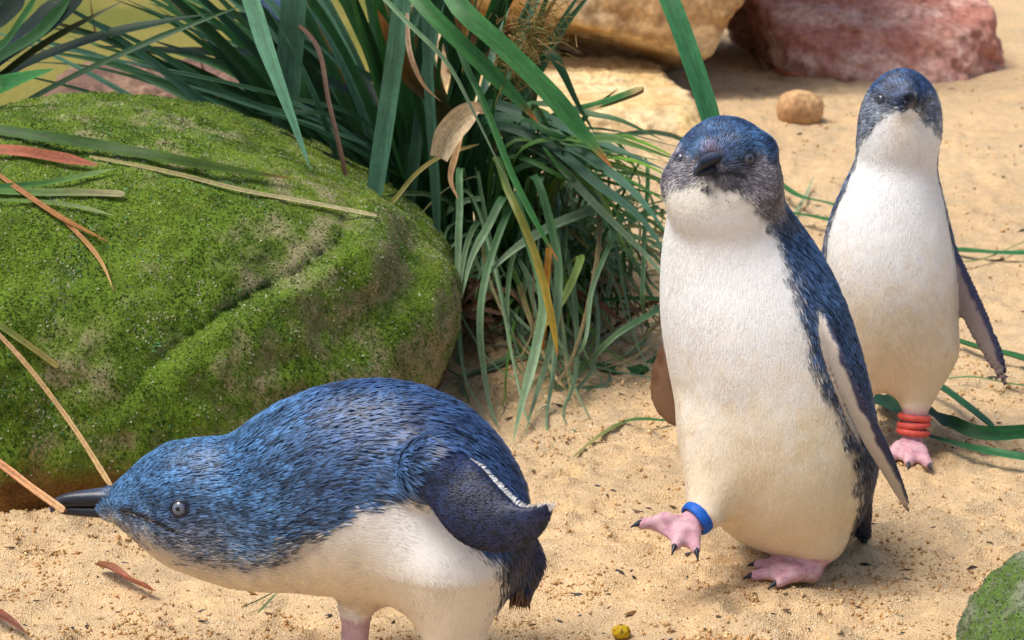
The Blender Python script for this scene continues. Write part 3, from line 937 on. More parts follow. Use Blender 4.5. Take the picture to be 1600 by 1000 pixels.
# ---- the penguin leaning forward with a stem in its beak
def leaning_penguin():
    Yc = 1.045
    nodes = [(192, 789, 22), (226, 786, 46), (268, 786, 80), (306, 790, 107), (344, 797, 116), (394, 807, 120), (458, 786, 144), (542, 768, 170),
             (614, 771, 175), (668, 786, 150), (706, 806, 104)]
    pts, rs = zip(*[jpx(a[:2], Yc, a[2]) for a in nodes])
    ctr = P(560, 780, Yc)
    Yax = np.array([0, 1.0, 0])
    Fd = Field(P(60, 1000, 0.93)[[0]].tolist() + [Yc - 0.115, -0.012], [P(900, 800, Yc)[0], Yc + 0.12, 0.215], 0.0017)
    Fd.chain(pts, rs, 0.006, (ctr, Yax, 0.80))
    Fd.blur(0.0062)
    # face tapering into the bill
    Fd.caps(P(264, 787, Yc), P(178, 788, Yc), 88 * pxm(ctr), 29 * pxm(ctr), 0.006, (ctr, Yax, 0.76))
    # rump and tail root
    t0, r0 = jpx((752, 800), Yc, 54); t1, r1 = jpx((812, 880), Yc, 30); t2, r2 = jpx((815, 925), Yc, 16)
    Fd.caps(t0, t1, r0, r1, 0.02); Fd.caps(t1, t2, r1, r2, 0.01)
    # thighs and legs; the near one under the belly, the other a step ahead
    g1 = P(712, 880, Yc - 0.030); g2 = P(712, 985, Yc - 0.030)
    Fd.caps(g1, g2, 80 * pxm(g1), 48 * pxm(g2), 0.032)
    h1 = g2 + np.array([0.0, 0.0, -0.014])
    a1 = np.array([h1[0] - 0.002, h1[1], 0.009])
    tips1 = [np.array([a1[0] - 0.038, a1[1] - 0.020, 0.006]), np.array([a1[0] - 0.046, a1[1], 0.006]), np.array([a1[0] - 0.038, a1[1] + 0.018, 0.006])]
    k1 = P(585, 880, Yc + 0.008); k2 = P(556, 950, Yc + 0.004)
    Fd.caps(k1, k2, 58 * pxm(k1), 26 * pxm(k2), 0.016)
    h2 = k2 + np.array([0.0, 0, -0.006])
    a2 = np.array([h2[0] - 0.002, h2[1] - 0.004, 0.009])
    tips2 = [np.array([a2[0] - 0.036, a2[1] - 0.020, 0.006]), np.array([a2[0] - 0.044, a2[1], 0.006]), np.array([a2[0] - 0.036, a2[1] + 0.018, 0.006])]
    segs = foot(Fd, h1, a1, tips1, 0.0046) + foot(Fd, h2, a2, tips2, 0.0056)
    # flipper, raised off the flank and curling back at its tip
    yf = Yc - 0.074
    fl = [(676, 728, 44, 0.016), (712, 762, 50, 0.006), (752, 806, 52, -0.004), (792, 824, 38, -0.010), (828, 818, 25, -0.014), (852, 800, 11, -0.016)]
    fp, fr = zip(*[jpx(a[:2], yf + a[3], a[2]) for a in fl])
    Fd.chain(fp, fr, 0.004, (fp[2], np.array([0.10, -1, 0.22]), 0.17))
    Fd.caps(P(655, 735, Yc - 0.040), fp[0], 0.017, 0.012, 0.010)
    # the flipper on the far side, folded down
    ff = [jpx(a[:2], Yc + 0.062, a[2]) for a in ((690, 740, 40), (735, 800, 42), (775, 860, 28), (800, 905, 10))]
    Fd.chain([a[0] for a in ff], [a[1] for a in ff], 0.004, (ff[1][0], np.array([0.05, 1, 0.1]), 0.17))
    v, f = Fd.mesh()
    v = relax(v, f, 2)
    n = vnormals(v, f)
    rootloc = (P(640, 980, Yc)[0], Yc, 0)
    root = thing('penguin', rootloc, 'blue penguin leaning forward in profile with a dry stem in its beak', 'penguin', 'little penguins on the sand')
    bnd_u = [60, 165, 205, 260, 330, 400, 455, 500, 550, 600, 640, 690, 760, 786, 800, 900]
    bnd_v = [806, 812, 822, 850, 872, 876, 862, 835, 805, 785, 782, 800, 866, 872, 905, 930]
    fpv = np.array(fp)
    def paint(p, nn, rng=None):
        u, w, dep = proj(p)
        jit = 9 * fbm(p, 130, 2, 71) + (0 if rng is None else rng.normal(size=len(p)) * 7)
        b = np.interp(u, bnd_u, bnd_v)
        soft = np.where(u < 480, 26.0, 9.0)
        dk = sstep(soft, -soft, w + jit - b)
        patt = 0.5 + 0.5 * vnoise(p, 40, 72)
        blue = mixc(mixc(s2l(66, 110, 160)[None], s2l(92, 142, 190)[None], patt), mixc(s2l(52, 80, 126)[None], s2l(74, 110, 156)[None], patt), sstep(360, 520, u))
        # paler, greyer cheek; darker flank and rump
        ck = np.exp(-((u - 300) / 62) ** 2 - ((w - 838) / 30) ** 2)
        blue = mixc(blue, s2l(142, 150, 172)[None], ck * 0.75)
        eye = np.exp(-((u - 282) / 34) ** 2 - ((w - 796) / 22) ** 2)
        blue = mixc(blue, s2l(36, 50, 80)[None], eye * 0.8)
        gd, gt, gs = seg_dist2d(u, w, [(190, 797), (226, 808), (272, 832)])
        blue = mixc(blue, s2l(22, 25, 36)[None], np.exp(-(gd / (7.5 - 4 * gt)) ** 2))
        rump = sstep(640, 830, u)
        blue = mixc(blue, s2l(44, 66, 108)[None], rump * 0.75)
        ch = sstep(395, 440, w * 0 + u) * 0
        pale = mixc(WHITE[None], CREAM[None], sstep(0.3, -0.7, nn[:, 2]) * 0.75 + 0.2)  # cream where feathers face down: staining plus painted warm bounce off the sand
        gr = np.exp(-((w - b - 12) / 16) ** 2) * (u < 500)
        pale = mixc(pale, s2l(168, 152, 140)[None], gr * 0.6)
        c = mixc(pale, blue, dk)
        # flipper: dark, finely feathered
        d, par, tg = line_dist(p, fpv)
        rr = np.interp(par, range(6), fr)
        onf = sstep(1.30, 1.15, d / rr) * sstep(Yc - 0.058, Yc - 0.064, p[:, 1]) * sstep(-0.1, 0.5, par)
        c = mixc(c, mixc(s2l(42, 62, 108)[None], s2l(27, 38, 74)[None], sstep(0.2, 1.8, par)), onf)
        dk = np.maximum(dk, onf)
        # dark tail
        tl = sstep(776, 792, u + jit) * sstep(800, 830, w)
        c = mixc(c, s2l(48, 54, 84)[None], tl); dk = np.maximum(dk, tl)
        s = seg_min(p, segs)
        zt = np.where(u < 630, 0.045, 0.034)
        sk = sstep(0.0125, 0.0105, s) * sstep(0, -0.004, p[:, 2] - zt + 0.3 * np.abs(jit) / 1000)
        c = mixc(c, SKIN[None] * (0.9 + 0.15 * vnoise(p, 300, 9))[:, None], sk)
        sc = np.interp(u, [150, 200, 260, 380, 480, 640], [0.42, 0.5, 0.62, 0.8, 1.0, 1.08])
        sc = np.where(onf > 0.4, 0.36, sc)
        return c, dk * (1 - sk), sk, sc
    spine = [P(200, 780, Yc), P(262, 760, Yc), P(330, 745, Yc), P(400, 748, Yc), P(470, 715, Yc), P(560, 690, Yc), P(640, 695, Yc),
             P(725, 745, Yc), P(790, 820, Yc), P(818, 940, Yc)]
    bk = P(190, 792, Yc)
    def flow(q, m):
        d, par, tg = line_dist(q, spine)
        acc = np.zeros_like(q)
        for k in range(len(spine) - 1):
            mid = (spine[k] + spine[k + 1]) / 2
            acc += unit(spine[k + 1] - spine[k]) * np.exp(-((q - mid) ** 2 * np.array([1, 0.15, 1])).sum(1) / 0.022 ** 2)[:, None]
        acc = unit(acc + 1e-4 * tg)
        d2, par2, tg2 = line_dist(q, fpv)
        rr = np.interp(par2, range(6), fr)
        onf = (d2 < rr * 1.08) & (q[:, 1] < Yc - 0.060)
        acc[onf] = unit(tg2[onf] * 0.75 + np.array([0.55, 0, 0.30]))
        hd = sstep(0.06, 0.02, np.linalg.norm(q - bk, axis=1))[:, None]
        return acc * (1 - hd) + unit(q - bk) * hd
    dress(root, v, f, n, paint, flow, 46000, 26000, 1.0, 101)
    make_beak(root, P(190, 784, Yc), P(90, 787, Yc) - P(190, 784, Yc), np.array([0.03, 0, 1]), 0.0415, 0.0195, 0.0165)
    c, nn = surf_at(v, n, 279, 795)
    make_eye(root, c - nn * 0.0030, nn, 0.0056)
    eyelid(root, c - nn * 0.0032, nn, 0.0052, s2l(26, 30, 44))
    c2 = np.array([c[0], 2 * Yc - c[1], c[2]]); n2 = nn * np.array([1, -1, 1])
    make_eye(root, c2 - n2 * 0.0030, n2, 0.0056)
    for tips, a in ((tips1, a1), (tips2, a2)):
        for t in tips: make_claw(root, t, t - a)
    # white trailing fringe of the flipper, one row of short stiff feathers
    rng = np.random.default_rng(5)
    edge = [(744, 697), (760, 716), (770, 742), (783, 764), (800, 779), (820, 789), (842, 793), (860, 793)]
    eu, ew, ed = proj(v)
    nearf = np.where(v[:, 1] < Yc - 0.062)[0]
    def flip_edge(x, y):
        i = nearf[np.argsort(np.hypot(eu[nearf] - x, ew[nearf] - y))[:5]]
        return v[i].mean(0)
    e3 = catmull([flip_edge(x, y) for x, y in edge], 150)
    tg = unit(np.gradient(e3, axis=0)); nrm = unit(np.cross(tg, [0, 1, 0])); nrm *= np.sign(nrm[:, 2:3])
    m = len(e3)
    wv = np.interp(np.linspace(0, 1, m), [0, 0.15, 0.6, 1], [0.0012, 0.0034, 0.0038, 0.0055])
    dirs = unit(nrm + 0.6 * tg + 0.15 * rng.normal(size=(m, 3)))
    bse = e3 - nrm * 0.0012
    V = np.stack([bse - tg * 0.0006 + [0, -0.0008, 0], bse + tg * 0.0006 + [0, -0.0008, 0], bse + dirs * (wv + 0.0012)[:, None] + [0, -0.0006, 0],
                  bse + [0, 0.0022, 0]], 1)
    F = (np.arange(m)[:, None, None] * 4 + np.array([[0, 1, 2], [1, 3, 2], [3, 0, 2]])[None]).reshape(-1, 3)
    put('flipper_fringe', mesh_np('flipper_fringe', V.reshape(-1, 3), F, M_DOWN, np.tile(np.array([.78, .77, .75]), (m * 4, 1)), smooth=False), root, kind='stuff')
    # stiff tail feathers with worn brown tips
    V, F, Cc = [], [], []
    for i in range(150):
        a = P(rng.uniform(800, 832), rng.uniform(850, 905), Yc + rng.uniform(-0.018, 0.018))
        b_ = P(rng.uniform(795, 830), rng.uniform(925, 957), Yc + rng.uniform(-0.020, 0.020))
        sd = unit(np.cross(b_ - a, [0.2, 1, 0])) * 0.0011
        o = len(V)
        md = a * 0.4 + b_ * 0.6
        V += [a - sd * .5, a + sd * .5, md + sd + [0, -0.0004, 0], md - sd + [0, -0.0004, 0], b_]
        F += [[o, o + 1, o + 2], [o, o + 2, o + 3], [o + 3, o + 2, o + 4]]
        d_ = s2l(40, 44, 66) * rng.uniform(0.6, 1.5)
        Cc += [d_, d_, d_, d_, s2l(150, 104, 44) * rng.uniform(0.5, 1.1) if proj(b_)[1] > 938 else d_]
    put('tail', mesh_np('tail', np.array(V), np.array(F), M_FEATHER, np.array(Cc), smooth=False), root, kind='stuff')
    return root
leaning_penguin()

# ---- penguins standing upright
def upright_penguin(label, Yc, nodes, az_body, az_head, dark_u, head_paint, beak, eyes, legs, flippers, bands, box, counts, size, seed,
                    squash=0.92, eye_r=0.0050, extra=None, h=0.0017):
    az_b, az_h = math.radians(az_body), math.radians(az_head)
    Fwd = np.array([math.sin(az_b), -math.cos(az_b), 0])
    pts, rs = zip(*[jpx(a[:2], Yc + (a[3] if len(a) > 3 else 0), a[2]) for a in nodes])
    Fd = Field(box[0], box[1], h)
    Fd.chain(pts, rs, 0.006, (pts[len(pts) // 2], Fwd, squash))
    Fd.blur(0.0062 if h < 0.002 else 0.004)
    if extra: extra(Fd)
    segs, claws, skin_top = [], [], []
    for hip, ankle, heel, tips, rt in legs:
        (hp, hr), (ap, ar) = hip, ankle
        Fd.caps(hp, ap, hr, ar, 0.026)
        segs += foot(Fd, ap, heel, tips, rt)
        claws.append((heel, tips)); skin_top.append(ap)
    fdat = []
    for fl, normal, sq, cols in flippers:
        fp, fr = zip(*[jpx(a[:2], a[3], a[2]) for a in fl])
        Fd.chain(fp, fr, 0.004, (fp[1], np.asarray(normal, float), sq))
        fdat.append((np.array(fp), np.array(fr), unit(normal), cols, sq))
    v, f = Fd.mesh()
    v = relax(v, f, 2)
    n = vnormals(v, f)
    base = np.mean([l[2] for l in legs], axis=0)
    root = thing('penguin', (base[0], base[1], 0), label, 'penguin', 'little penguins on the sand')
    pz = np.array(pts); order = np.argsort(pz[:, 2])
    def paint(p, nn, rng=None):
        u, w, dep = proj(p)
        rj = 0 if rng is None else rng.normal(size=len(p))
        jit = fbm(p, 130, 2, seed)
        cx = np.interp(p[:, 2], pz[order, 2], pz[order, 0]); cy = np.interp(p[:, 2], pz[order, 2], pz[order, 1])
        az = np.degrees(np.arctan2(p[:, 0] - cx, -(p[:, 1] - cy)))
        rel = np.abs((az - az_body + 180) % 360 - 180)
        th = np.interp(w, dark_u[0], dark_u[1])
        dk = sstep(-6, 6, rel - th + 5 * jit + 1.6 * rj)
        patt = 0.5 + 0.5 * vnoise(p, 45, seed + 1)
        blue = mixc(s2l(52, 74, 112)[None], s2l(76, 108, 148)[None], patt)
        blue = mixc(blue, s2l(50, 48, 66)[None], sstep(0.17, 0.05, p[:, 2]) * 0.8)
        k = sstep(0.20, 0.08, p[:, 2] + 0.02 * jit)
        pale = mixc(WHITE[None], CREAM[None], 0.08 + 0.85 * k)  # creamier towards the feet: belly stain and sand-bounced light, both in the colour
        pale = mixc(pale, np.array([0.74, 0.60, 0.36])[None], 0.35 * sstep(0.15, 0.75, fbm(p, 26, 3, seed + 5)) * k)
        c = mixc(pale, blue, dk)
        relh = np.abs((az - az_head + 180) % 360 - 180)
        c, dk, hs = head_paint(p, u, w, relh, c, dk, jit, rj)
        onf_all = np.zeros(len(p))
        for fp, fr, nrm, cols, sq in fdat:
            # the same flattened spheres the flipper was grown from
            sm = catmull(np.column_stack([fp, fr]), 48)
            near = np.all((p > fp.min(0) - max(fr) * 1.5) & (p < fp.max(0) + max(fr) * 1.5), axis=1)
            ratio = np.full(len(p), 9.0); par = np.zeros(len(p))
            pn = p[near]; rbest = np.full(len(pn), 9.0); pbest = np.zeros(len(pn))
            for si, s_ in enumerate(sm):
                o_ = pn - s_[:3]
                e_ = np.sqrt((o_ * o_).sum(1) + (o_ @ nrm) ** 2 * (1 / sq ** 2 - 1)) / max(s_[3], 0.001)
                b_ = e_ < rbest
                rbest[b_] = e_[b_]; pbest[b_] = si / 47.0 * (len(fr) - 1)
            ratio[near] = rbest; par[near] = pbest
            rr = np.interp(par, range(len(fr)), fr)
            on = sstep(1.7, 1.35, ratio) * sstep(cols[3] - 0.2, cols[3] + 0.2, par)
            sidev = ((p - fp[1]) @ nrm) - np.interp(par, range(len(fr)), (fp - fp[1]) @ nrm)
            wd = unit(np.cross(fp[-1] - fp[0], nrm))
            cen = np.stack([np.interp(par, range(len(fr)), fp[:, j]) for j in range(3)], 1)
            wpos = ((p - cen) @ wd) / np.maximum(rr, 0.3 * max(fr))
            inner = sstep(-0.0045, -0.0015, sidev)
            edge = sstep(cols[4] - 0.15, cols[4] + 0.15, wpos * cols[5] + 0.15 * jit)
            tipd = sstep(len(fr) - 1.9, len(fr) - 1.1, par + 0.3 * jit)
            fc = mixc(mixc(cols[0][None], cols[1][None], inner), cols[2][None], np.maximum(edge, tipd * 0.8))
            c = mixc(c, fc, on); dk = dk * (1 - on)
            onf_all = np.maximum(onf_all, on)
        s = seg_min(p, segs)
        sk = np.zeros(len(p))
        for hip, ankle, heel, tips, rt in legs:
            dd = seg_min(p, [(ankle[0], heel)] + [(heel, t) for t in tips] + [(heel, (tips[i] + tips[i + 1]) / 2) for i in range(len(tips) - 1)])
            ax = unit(heel - ankle[0])
            below = sstep(-0.003, 0.001, (p - ankle[0]) @ ax + 0.0015 * jit)
            sk = np.maximum(sk, sstep(0.0125, 0.0095, dd) * below)
        web = 0.5 + 0.5 * vnoise(p, 260, 9)
        sandy = sstep(0.0065, 0.002, p[:, 2] + 0.002 * vnoise(p, 220, 29)) * 0.8
        scale_ = sstep(0.1, 0.6, vnoise(p * np.array([1, 1, 2.2]), 420, 19))
        c = mixc(c, mixc(mixc(SKIN[None], s2l(196, 142, 156)[None], web), s2l(150, 104, 120)[None], 0.45 * scale_), sk)
        c = mixc(c, s2l(200, 168, 128)[None], sandy * sk)
        sc = hs * np.where(onf_all > 0.4, 0.34, 1.0)
        return c, dk * (1 - sk), sk, sc
    bB, bD, bU, bL, bh, bw = beak
    def flow(q, m):
        out = np.tile(np.array([0, 0, -1.0]), (len(q), 1)) - 0.25 * Fwd
        hd = sstep(0.085, 0.045, np.linalg.norm(q - bB, axis=1))[:, None]
        out = out * (1 - hd) + unit(q - bB + np.array([0, 0, 0.004])) * hd
        for fp, fr, nrm, cols, sq in fdat:
            d, par, tg = line_dist(q, fp)
            on = d < np.interp(par, range(len(fr)), fr) * 0.8
            out[on] = tg[on]
        return out
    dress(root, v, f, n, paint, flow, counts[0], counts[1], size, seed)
    make_beak(root, bB, bD, bU, bL, bh, bw)
    for (x, y) in eyes:
        c, nn = surf_at(v, n, x, y)
        make_eye(root, c - nn * 0.0032, nn, eye_r, s2l(74, 80, 94))
        eyelid(root, c - nn * 0.0034, nn, eye_r * 0.92, s2l(36, 36, 48))
    for heel, tips in claws:
        for t in tips: make_claw(root, t, t - heel, 0.0085, 0.0026)
    for b in bands: make_band(root, *b)
    return root

# the walking penguin with the blue band
def walking():
    Yc = 1.218
    nodes = [(1135, 246, 66, -0.012), (1133, 268, 86, -0.014), (1131, 300, 94, -0.013), (1136, 350, 98, -0.006), (1150, 415, 121, 0.0), (1175, 500, 146, 0.0), (1199, 590, 153, 0.0),
             (1216, 680, 154, 0.0), (1226, 726, 142, 0.004), (1240, 768, 96, 0.006)]
    azb, azh = -40, -22
    dark_u = ([300, 350, 420, 480, 560, 600, 660, 720, 780, 840, 900], [84, 78, 77, 69, 66, 70, 77, 80, 80, 92, 120])
    def head(p, u, w, relh, c, dk, jit, rj):
        hm = sstep(372, 335, w + 10 * jit)
        cap_line = np.interp(u, [1030, 1062, 1080, 1110, 1150, 1185, 1215, 1240], [228, 232, 252, 250, 262, 246, 262, 300])
        cap = sstep(10, -10, w - cap_line + 7 * jit + 4 * rj)
        cap = np.maximum(cap, sstep(88, 108, relh))
        wl = np.interp(u, [1030, 1050, 1092, 1120, 1150, 1180, 1200, 1225, 1260], [306, 300, 288, 294, 306, 330, 352, 380, 420])
        wh = sstep(-14, 14, w - wl + 12 * jit + 8 * rj) * sstep(112, 92, relh)
        capc = mixc(s2l(46, 74, 118)[None], s2l(84, 126, 172)[None], np.clip(0.5 + 0.6 * jit, 0, 1))
        lore = np.exp(-((u - 1150) / 26) ** 2 - ((w - 262) / 18) ** 2)
        cheek = mixc(s2l(112, 108, 118)[None], s2l(166, 160, 168)[None], np.clip(0.45 + 0.5 * jit, 0, 1))
        ear = np.exp(-((u - 1192) / 14) ** 2 - ((w - 258) / 16) ** 2)
        cheek = mixc(cheek, s2l(186, 180, 188)[None], ear * 0.8)
        br = np.exp(-((u - 1112) / 16) ** 2 - ((w - 236) / 12) ** 2)
        hc = mixc(cheek, capc, cap)
        hc = mixc(hc, s2l(40, 44, 62)[None], np.clip(lore * 0.75, 0, 1))
        hc = mixc(hc, s2l(150, 126, 136)[None], br * 0.7)
        gd, gt, gs = seg_dist2d(u, w, [(1118, 272), (1136, 268), (1162, 276)])
        hc = mixc(hc, s2l(30, 26, 36)[None], np.exp(-(gd / 5.0) ** 2) * (relh < 80))
        ey = np.exp(-((u - 1172) / 15) ** 2 - ((w - 247) / 12) ** 2)
        hc = mixc(hc, s2l(38, 42, 60)[None], ey * 0.85)
        throat = mixc(WHITE[None], np.array([0.72, 0.66, 0.50])[None], sstep(355, 325, w) * 0.55)
        hc = mixc(hc, throat, wh)
        hd = np.clip(np.maximum(cap, (1 - wh) * 0.85), 0, 1) * (1 - 0.9 * wh * (1 - sstep(88, 108, relh)))
        return mixc(c, hc, hm), dk * (1 - hm) + hd * hm, np.where(w < 350, 0.5, np.interp(w, [350, 430], [0.62, 0.92]))
    bB = P(1118, 252, Yc - 0.042)
    D = np.array([math.sin(math.radians(-40)), -math.cos(math.radians(-40)), -0.10])
    heel = G(1266, 892, 0.008)
    tips = [G(1186, 882, 0.006), G(1180, 899, 0.006), G(1216, 910, 0.006)]
    ank = P(1284, 852, heel[1] + 0.008)
    hip = P(1262, 772, 1.222)
    heel2 = P(1076, 820, 1.165)
    tips2 = [P(1003, 819, 1.150), P(1056, 852, 1.140), P(1087, 858, 1.142)]
    ank2 = P(1101, 800, 1.172)
    hip2 = P(1124, 690, 1.196)
    m = pxm(hip)
    legs = [((hip, 44 * m), (ank, 20 * m), heel, tips, 0.0052), ((hip2, 46 * m), (ank2, 27 * m), heel2, tips2, 0.0050)]
    tw, nv, br = s2l(186, 176, 166), s2l(52, 56, 80), s2l(128, 98, 74)
    flip = [([(1284, 500, 20, 1.174), (1306, 560, 28, 1.155), (1341, 640, 33, 1.152), (1378, 712, 30, 1.156), (1406, 768, 19, 1.162), (1420, 800, 5, 1.166)],
             (-0.84, -0.44, -0.30), 0.15, (nv, tw, nv, 0.15, 0.62, -1.0)),
            ([(1085, 510, 30, 1.245), (1066, 570, 44, 1.250), (1062, 618, 46, 1.252), (1072, 650, 22, 1.252)],
             (-0.25, -0.95, 0.1), 0.14, (br, br, s2l(96, 66, 44), 0.2, 0.9, 1.0))]  # far flipper: pale underside coloured brown for the shade it hangs in
    bc = (ank2 * 0.55 + heel2 * 0.45)
    bands = [(bc, heel2 - ank2, 0.0104, 0.0016, s2l(22, 88, 180), 2.7)]
    box = (np.array([P(975, 800, 1.13)[0], 1.105, -0.008]), np.array([P(1440, 700, 1.22)[0], 1.305, 0.335]))
    def extra(Fd):
        # brow, cheeks and the ridge the beak grows from; short tail behind
        Fd.caps(P(1112, 240, Yc - 0.036), P(1120, 258, Yc - 0.034), 0.010, 0.012, 0.010)
        Fd.caps(P(1152, 234, Yc - 0.033), P(1186, 236, Yc - 0.026), 0.0105, 0.0105, 0.008)
        Fd.caps(P(1085, 318, Yc - 0.027), P(1150, 326, Yc - 0.030), 0.013, 0.012, 0.014)
        Fd.caps(P(1070, 285, Yc - 0.020), P(1100, 290, Yc - 0.026), 0.013, 0.012, 0.012)
        Fd.caps(P(1172, 292, Yc - 0.026), P(1150, 292, Yc - 0.030), 0.014, 0.012, 0.012)
        Fd.caps(P(1322, 770, Yc + 0.030), P(1350, 836, Yc + 0.040), 0.018, 0.004, 0.012)
    upright_penguin('upright penguin striding with one foot raised, blue band on its ankle', Yc, nodes, azb, azh, dark_u, head,
                    (bB, D, np.array([0, 0, 1.0]), 0.0230, 0.0150, 0.0122), [(1172, 248), (1057, 243)], legs, flip, bands, box, (40000, 22000), 0.95, 201, extra=extra)
walking()

# the penguin behind it with the red bands
def watching():
    Yc = 1.452
    nodes = [(1408, 154, 48, -0.004), (1407, 176, 62, -0.004), (1405, 208, 65, -0.004), (1400, 262, 63, 0.0), (1393, 315, 78, 0), (1387, 378, 96, 0), (1391, 445, 101, 0),
             (1400, 505, 92, 0.004), (1412, 540, 66, 0.008)]
    dark_u = ([250, 300, 360, 450, 560, 620], [84, 80, 82, 88, 96, 120])
    def head(p, u, w, relh, c, dk, jit, rj):
        hm = sstep(262, 215, w + 8 * jit)
        ax = np.abs(u - 1410)
        cap = sstep(7, -7, w - np.interp(ax, [0, 20, 45, 70], [176, 160, 148, 140]) + 4 * jit + 3 * rj)
        cap = np.maximum(cap, sstep(84, 104, relh))
        wl = np.interp(ax, [0, 12, 30, 50, 66], [176, 170, 182, 205, 230])
        wh = sstep(-8, 8, w - wl + 6 * jit + 5 * rj) * sstep(110, 90, relh)
        capc = mixc(s2l(36, 54, 92)[None], s2l(62, 92, 136)[None], np.clip(0.5 + 0.6 * jit, 0, 1))
        cheek = mixc(s2l(128, 140, 160)[None], s2l(168, 176, 190)[None], np.clip(0.5 + 0.6 * jit, 0, 1))
        hc = mixc(cheek, capc, cap)
        lore = np.exp(-((ax - 20) / 14) ** 2 - ((w - 160) / 10) ** 2)
        hc = mixc(hc, s2l(24, 28, 42)[None], np.clip(lore, 0, 1) * 0.8)
        thr = np.exp(-(ax / 24) ** 2) * sstep(172, 190, w)
        hc = mixc(hc, mixc(WHITE[None], np.array([0.70, 0.58, 0.40])[None], thr * 0.6), wh)
        hd = np.clip(np.maximum(cap, (1 - wh) * 0.8), 0, 1) * (1 - 0.9 * wh * (1 - sstep(84, 104, relh)))
        return mixc(c, hc, hm), dk * (1 - hm) + hd * hm, np.where(w < 230, 0.55, np.interp(w, [230, 330], [0.6, 0.9]))
    bB = P(1420, 158, Yc - 0.030)
    D = np.array([0.05, -1.0, 0.45])
    heel = G(1424, 697, 0.010)
    tips = [G(1449, 724, 0.006), G(1420, 722, 0.006), G(1388, 714, 0.006)]
    ank = P(1431, 634, heel[1] + 0.006)
    hip = P(1437, 555, 1.455)
    heel2 = G(1318, 690, 0.010)
    ank2 = P(1322, 630, heel2[1] + 0.006)
    tips2 = [G(1328, 716, 0.006), G(1304, 716, 0.006), G(1284, 706, 0.006)]
    hip2 = P(1346, 530, 1.46)
    m = pxm(hip)
    legs = [((hip, 48 * m), (ank, 21 * m), heel, tips, 0.0058), ((hip2, 40 * m), (ank2, 26 * m), heel2, tips2, 0.0054)]
    tp, nv = s2l(146, 134, 136), s2l(54, 60, 88)
    flip = [([(1468, 370, 18, 1.452), (1490, 420, 22, 1.446), (1522, 490, 23, 1.440), (1550, 550, 18, 1.436), (1567, 590, 9, 1.434), (1572, 604, 4, 1.434)],
             (-0.55, -0.82, -0.18), 0.16, (nv, tp, nv, 0.5, 0.45, -1.0)),
            ([(1312, 380, 18, 1.475), (1296, 440, 24, 1.490), (1290, 510, 24, 1.500), (1292, 570, 8, 1.505)],
             (0.55, -0.82, -0.1), 0.16, (nv, tp, nv, 0.5, 0.8, 1.0))]
    ax = heel - ank
    bands = [(ank + ax * t, ax + np.array([0.004 * s, 0, 0]), 0.0112, 0.0023, s2l(206, 84, 72), 1.1) for t, s in ((0.28, 0), (0.46, 1), (0.64, 0))]
    box = (np.array([P(1270, 500, 1.45)[0], 1.355, -0.008]), np.array([P(1590, 600, 1.45)[0], 1.555, 0.335]))
    def extra(Fd):
        Fd.caps(P(1420, 150, Yc - 0.022), P(1420, 160, Yc - 0.026), 0.009, 0.010, 0.010)
        Fd.caps(P(1372, 560, Yc + 0.04), P(1350, 610, Yc + 0.055), 0.016, 0.006, 0.012)
    upright_penguin('penguin standing tall facing forward with red bands on its leg', Yc, nodes, -3, 2, dark_u, head,
                    (bB, D, np.array([0, 0, 1.0]), 0.021, 0.0125, 0.0120), [(1371, 152), (1456, 153)], legs, flip, bands, box, (26000, 16000), 1.0, 301, extra=extra)
watching()

# the penguin half hidden behind the leaves
def hidden():
    Yc = 2.74
    nodes = [(452, -86, 30), (455, -60, 38), (458, 0, 58), (462, 60, 68), (468, 120, 62), (475, 160, 36)]
    def head(p, u, w, relh, c, dk, jit, rj):
        return c, dk, np.ones(len(p))
    heel = G(508, 224, 0.010); heel2 = G(446, 226, 0.010)
    mk = lambda h: [G(proj(h)[0] + 24, 240, 0.006), G(proj(h)[0] + 4, 243, 0.006), G(proj(h)[0] - 14, 240, 0.006)]
    hip, hip2 = P(492, 130, 2.76), P(448, 130, 2.76)
    ank, ank2 = P(504, 190, heel[1] + 0.004), P(447, 190, heel2[1] + 0.004)
    m = pxm(hip)
    legs = [((hip, 34 * m), (ank, 15 * m), heel, mk(heel), 0.0058), ((hip2, 34 * m), (ank2, 15 * m), heel2, mk(heel2), 0.0058)]
    nv = s2l(46, 52, 84); tp = s2l(150, 130, 120)
    flip = [([(405, 20, 14, 2.73), (392, 70, 20, 2.72), (385, 130, 18, 2.71), (388, 158, 8, 2.71)], (0.3, -0.95, 0), 0.16, (nv, nv, nv, 0.3, 0.5, 1.0))]
    box = (np.array([P(350, 0, 2.74)[0], 2.60, -0.008]), np.array([P(570, 0, 2.74)[0], 2.88, 0.43]))
    upright_penguin('penguin half hidden behind the dense strap leaves', Yc, nodes, 150, 150, ([-200, 300], [95, 95]), head,
                    (P(452, -70, 2.78), np.array([0.5, 0.9, 0]), np.array([0, 0, 1.0]), 0.034, 0.018, 0.016), [], legs, flip, [], box, (6000, 3000), 1.6, 401, h=0.0026)
hidden()

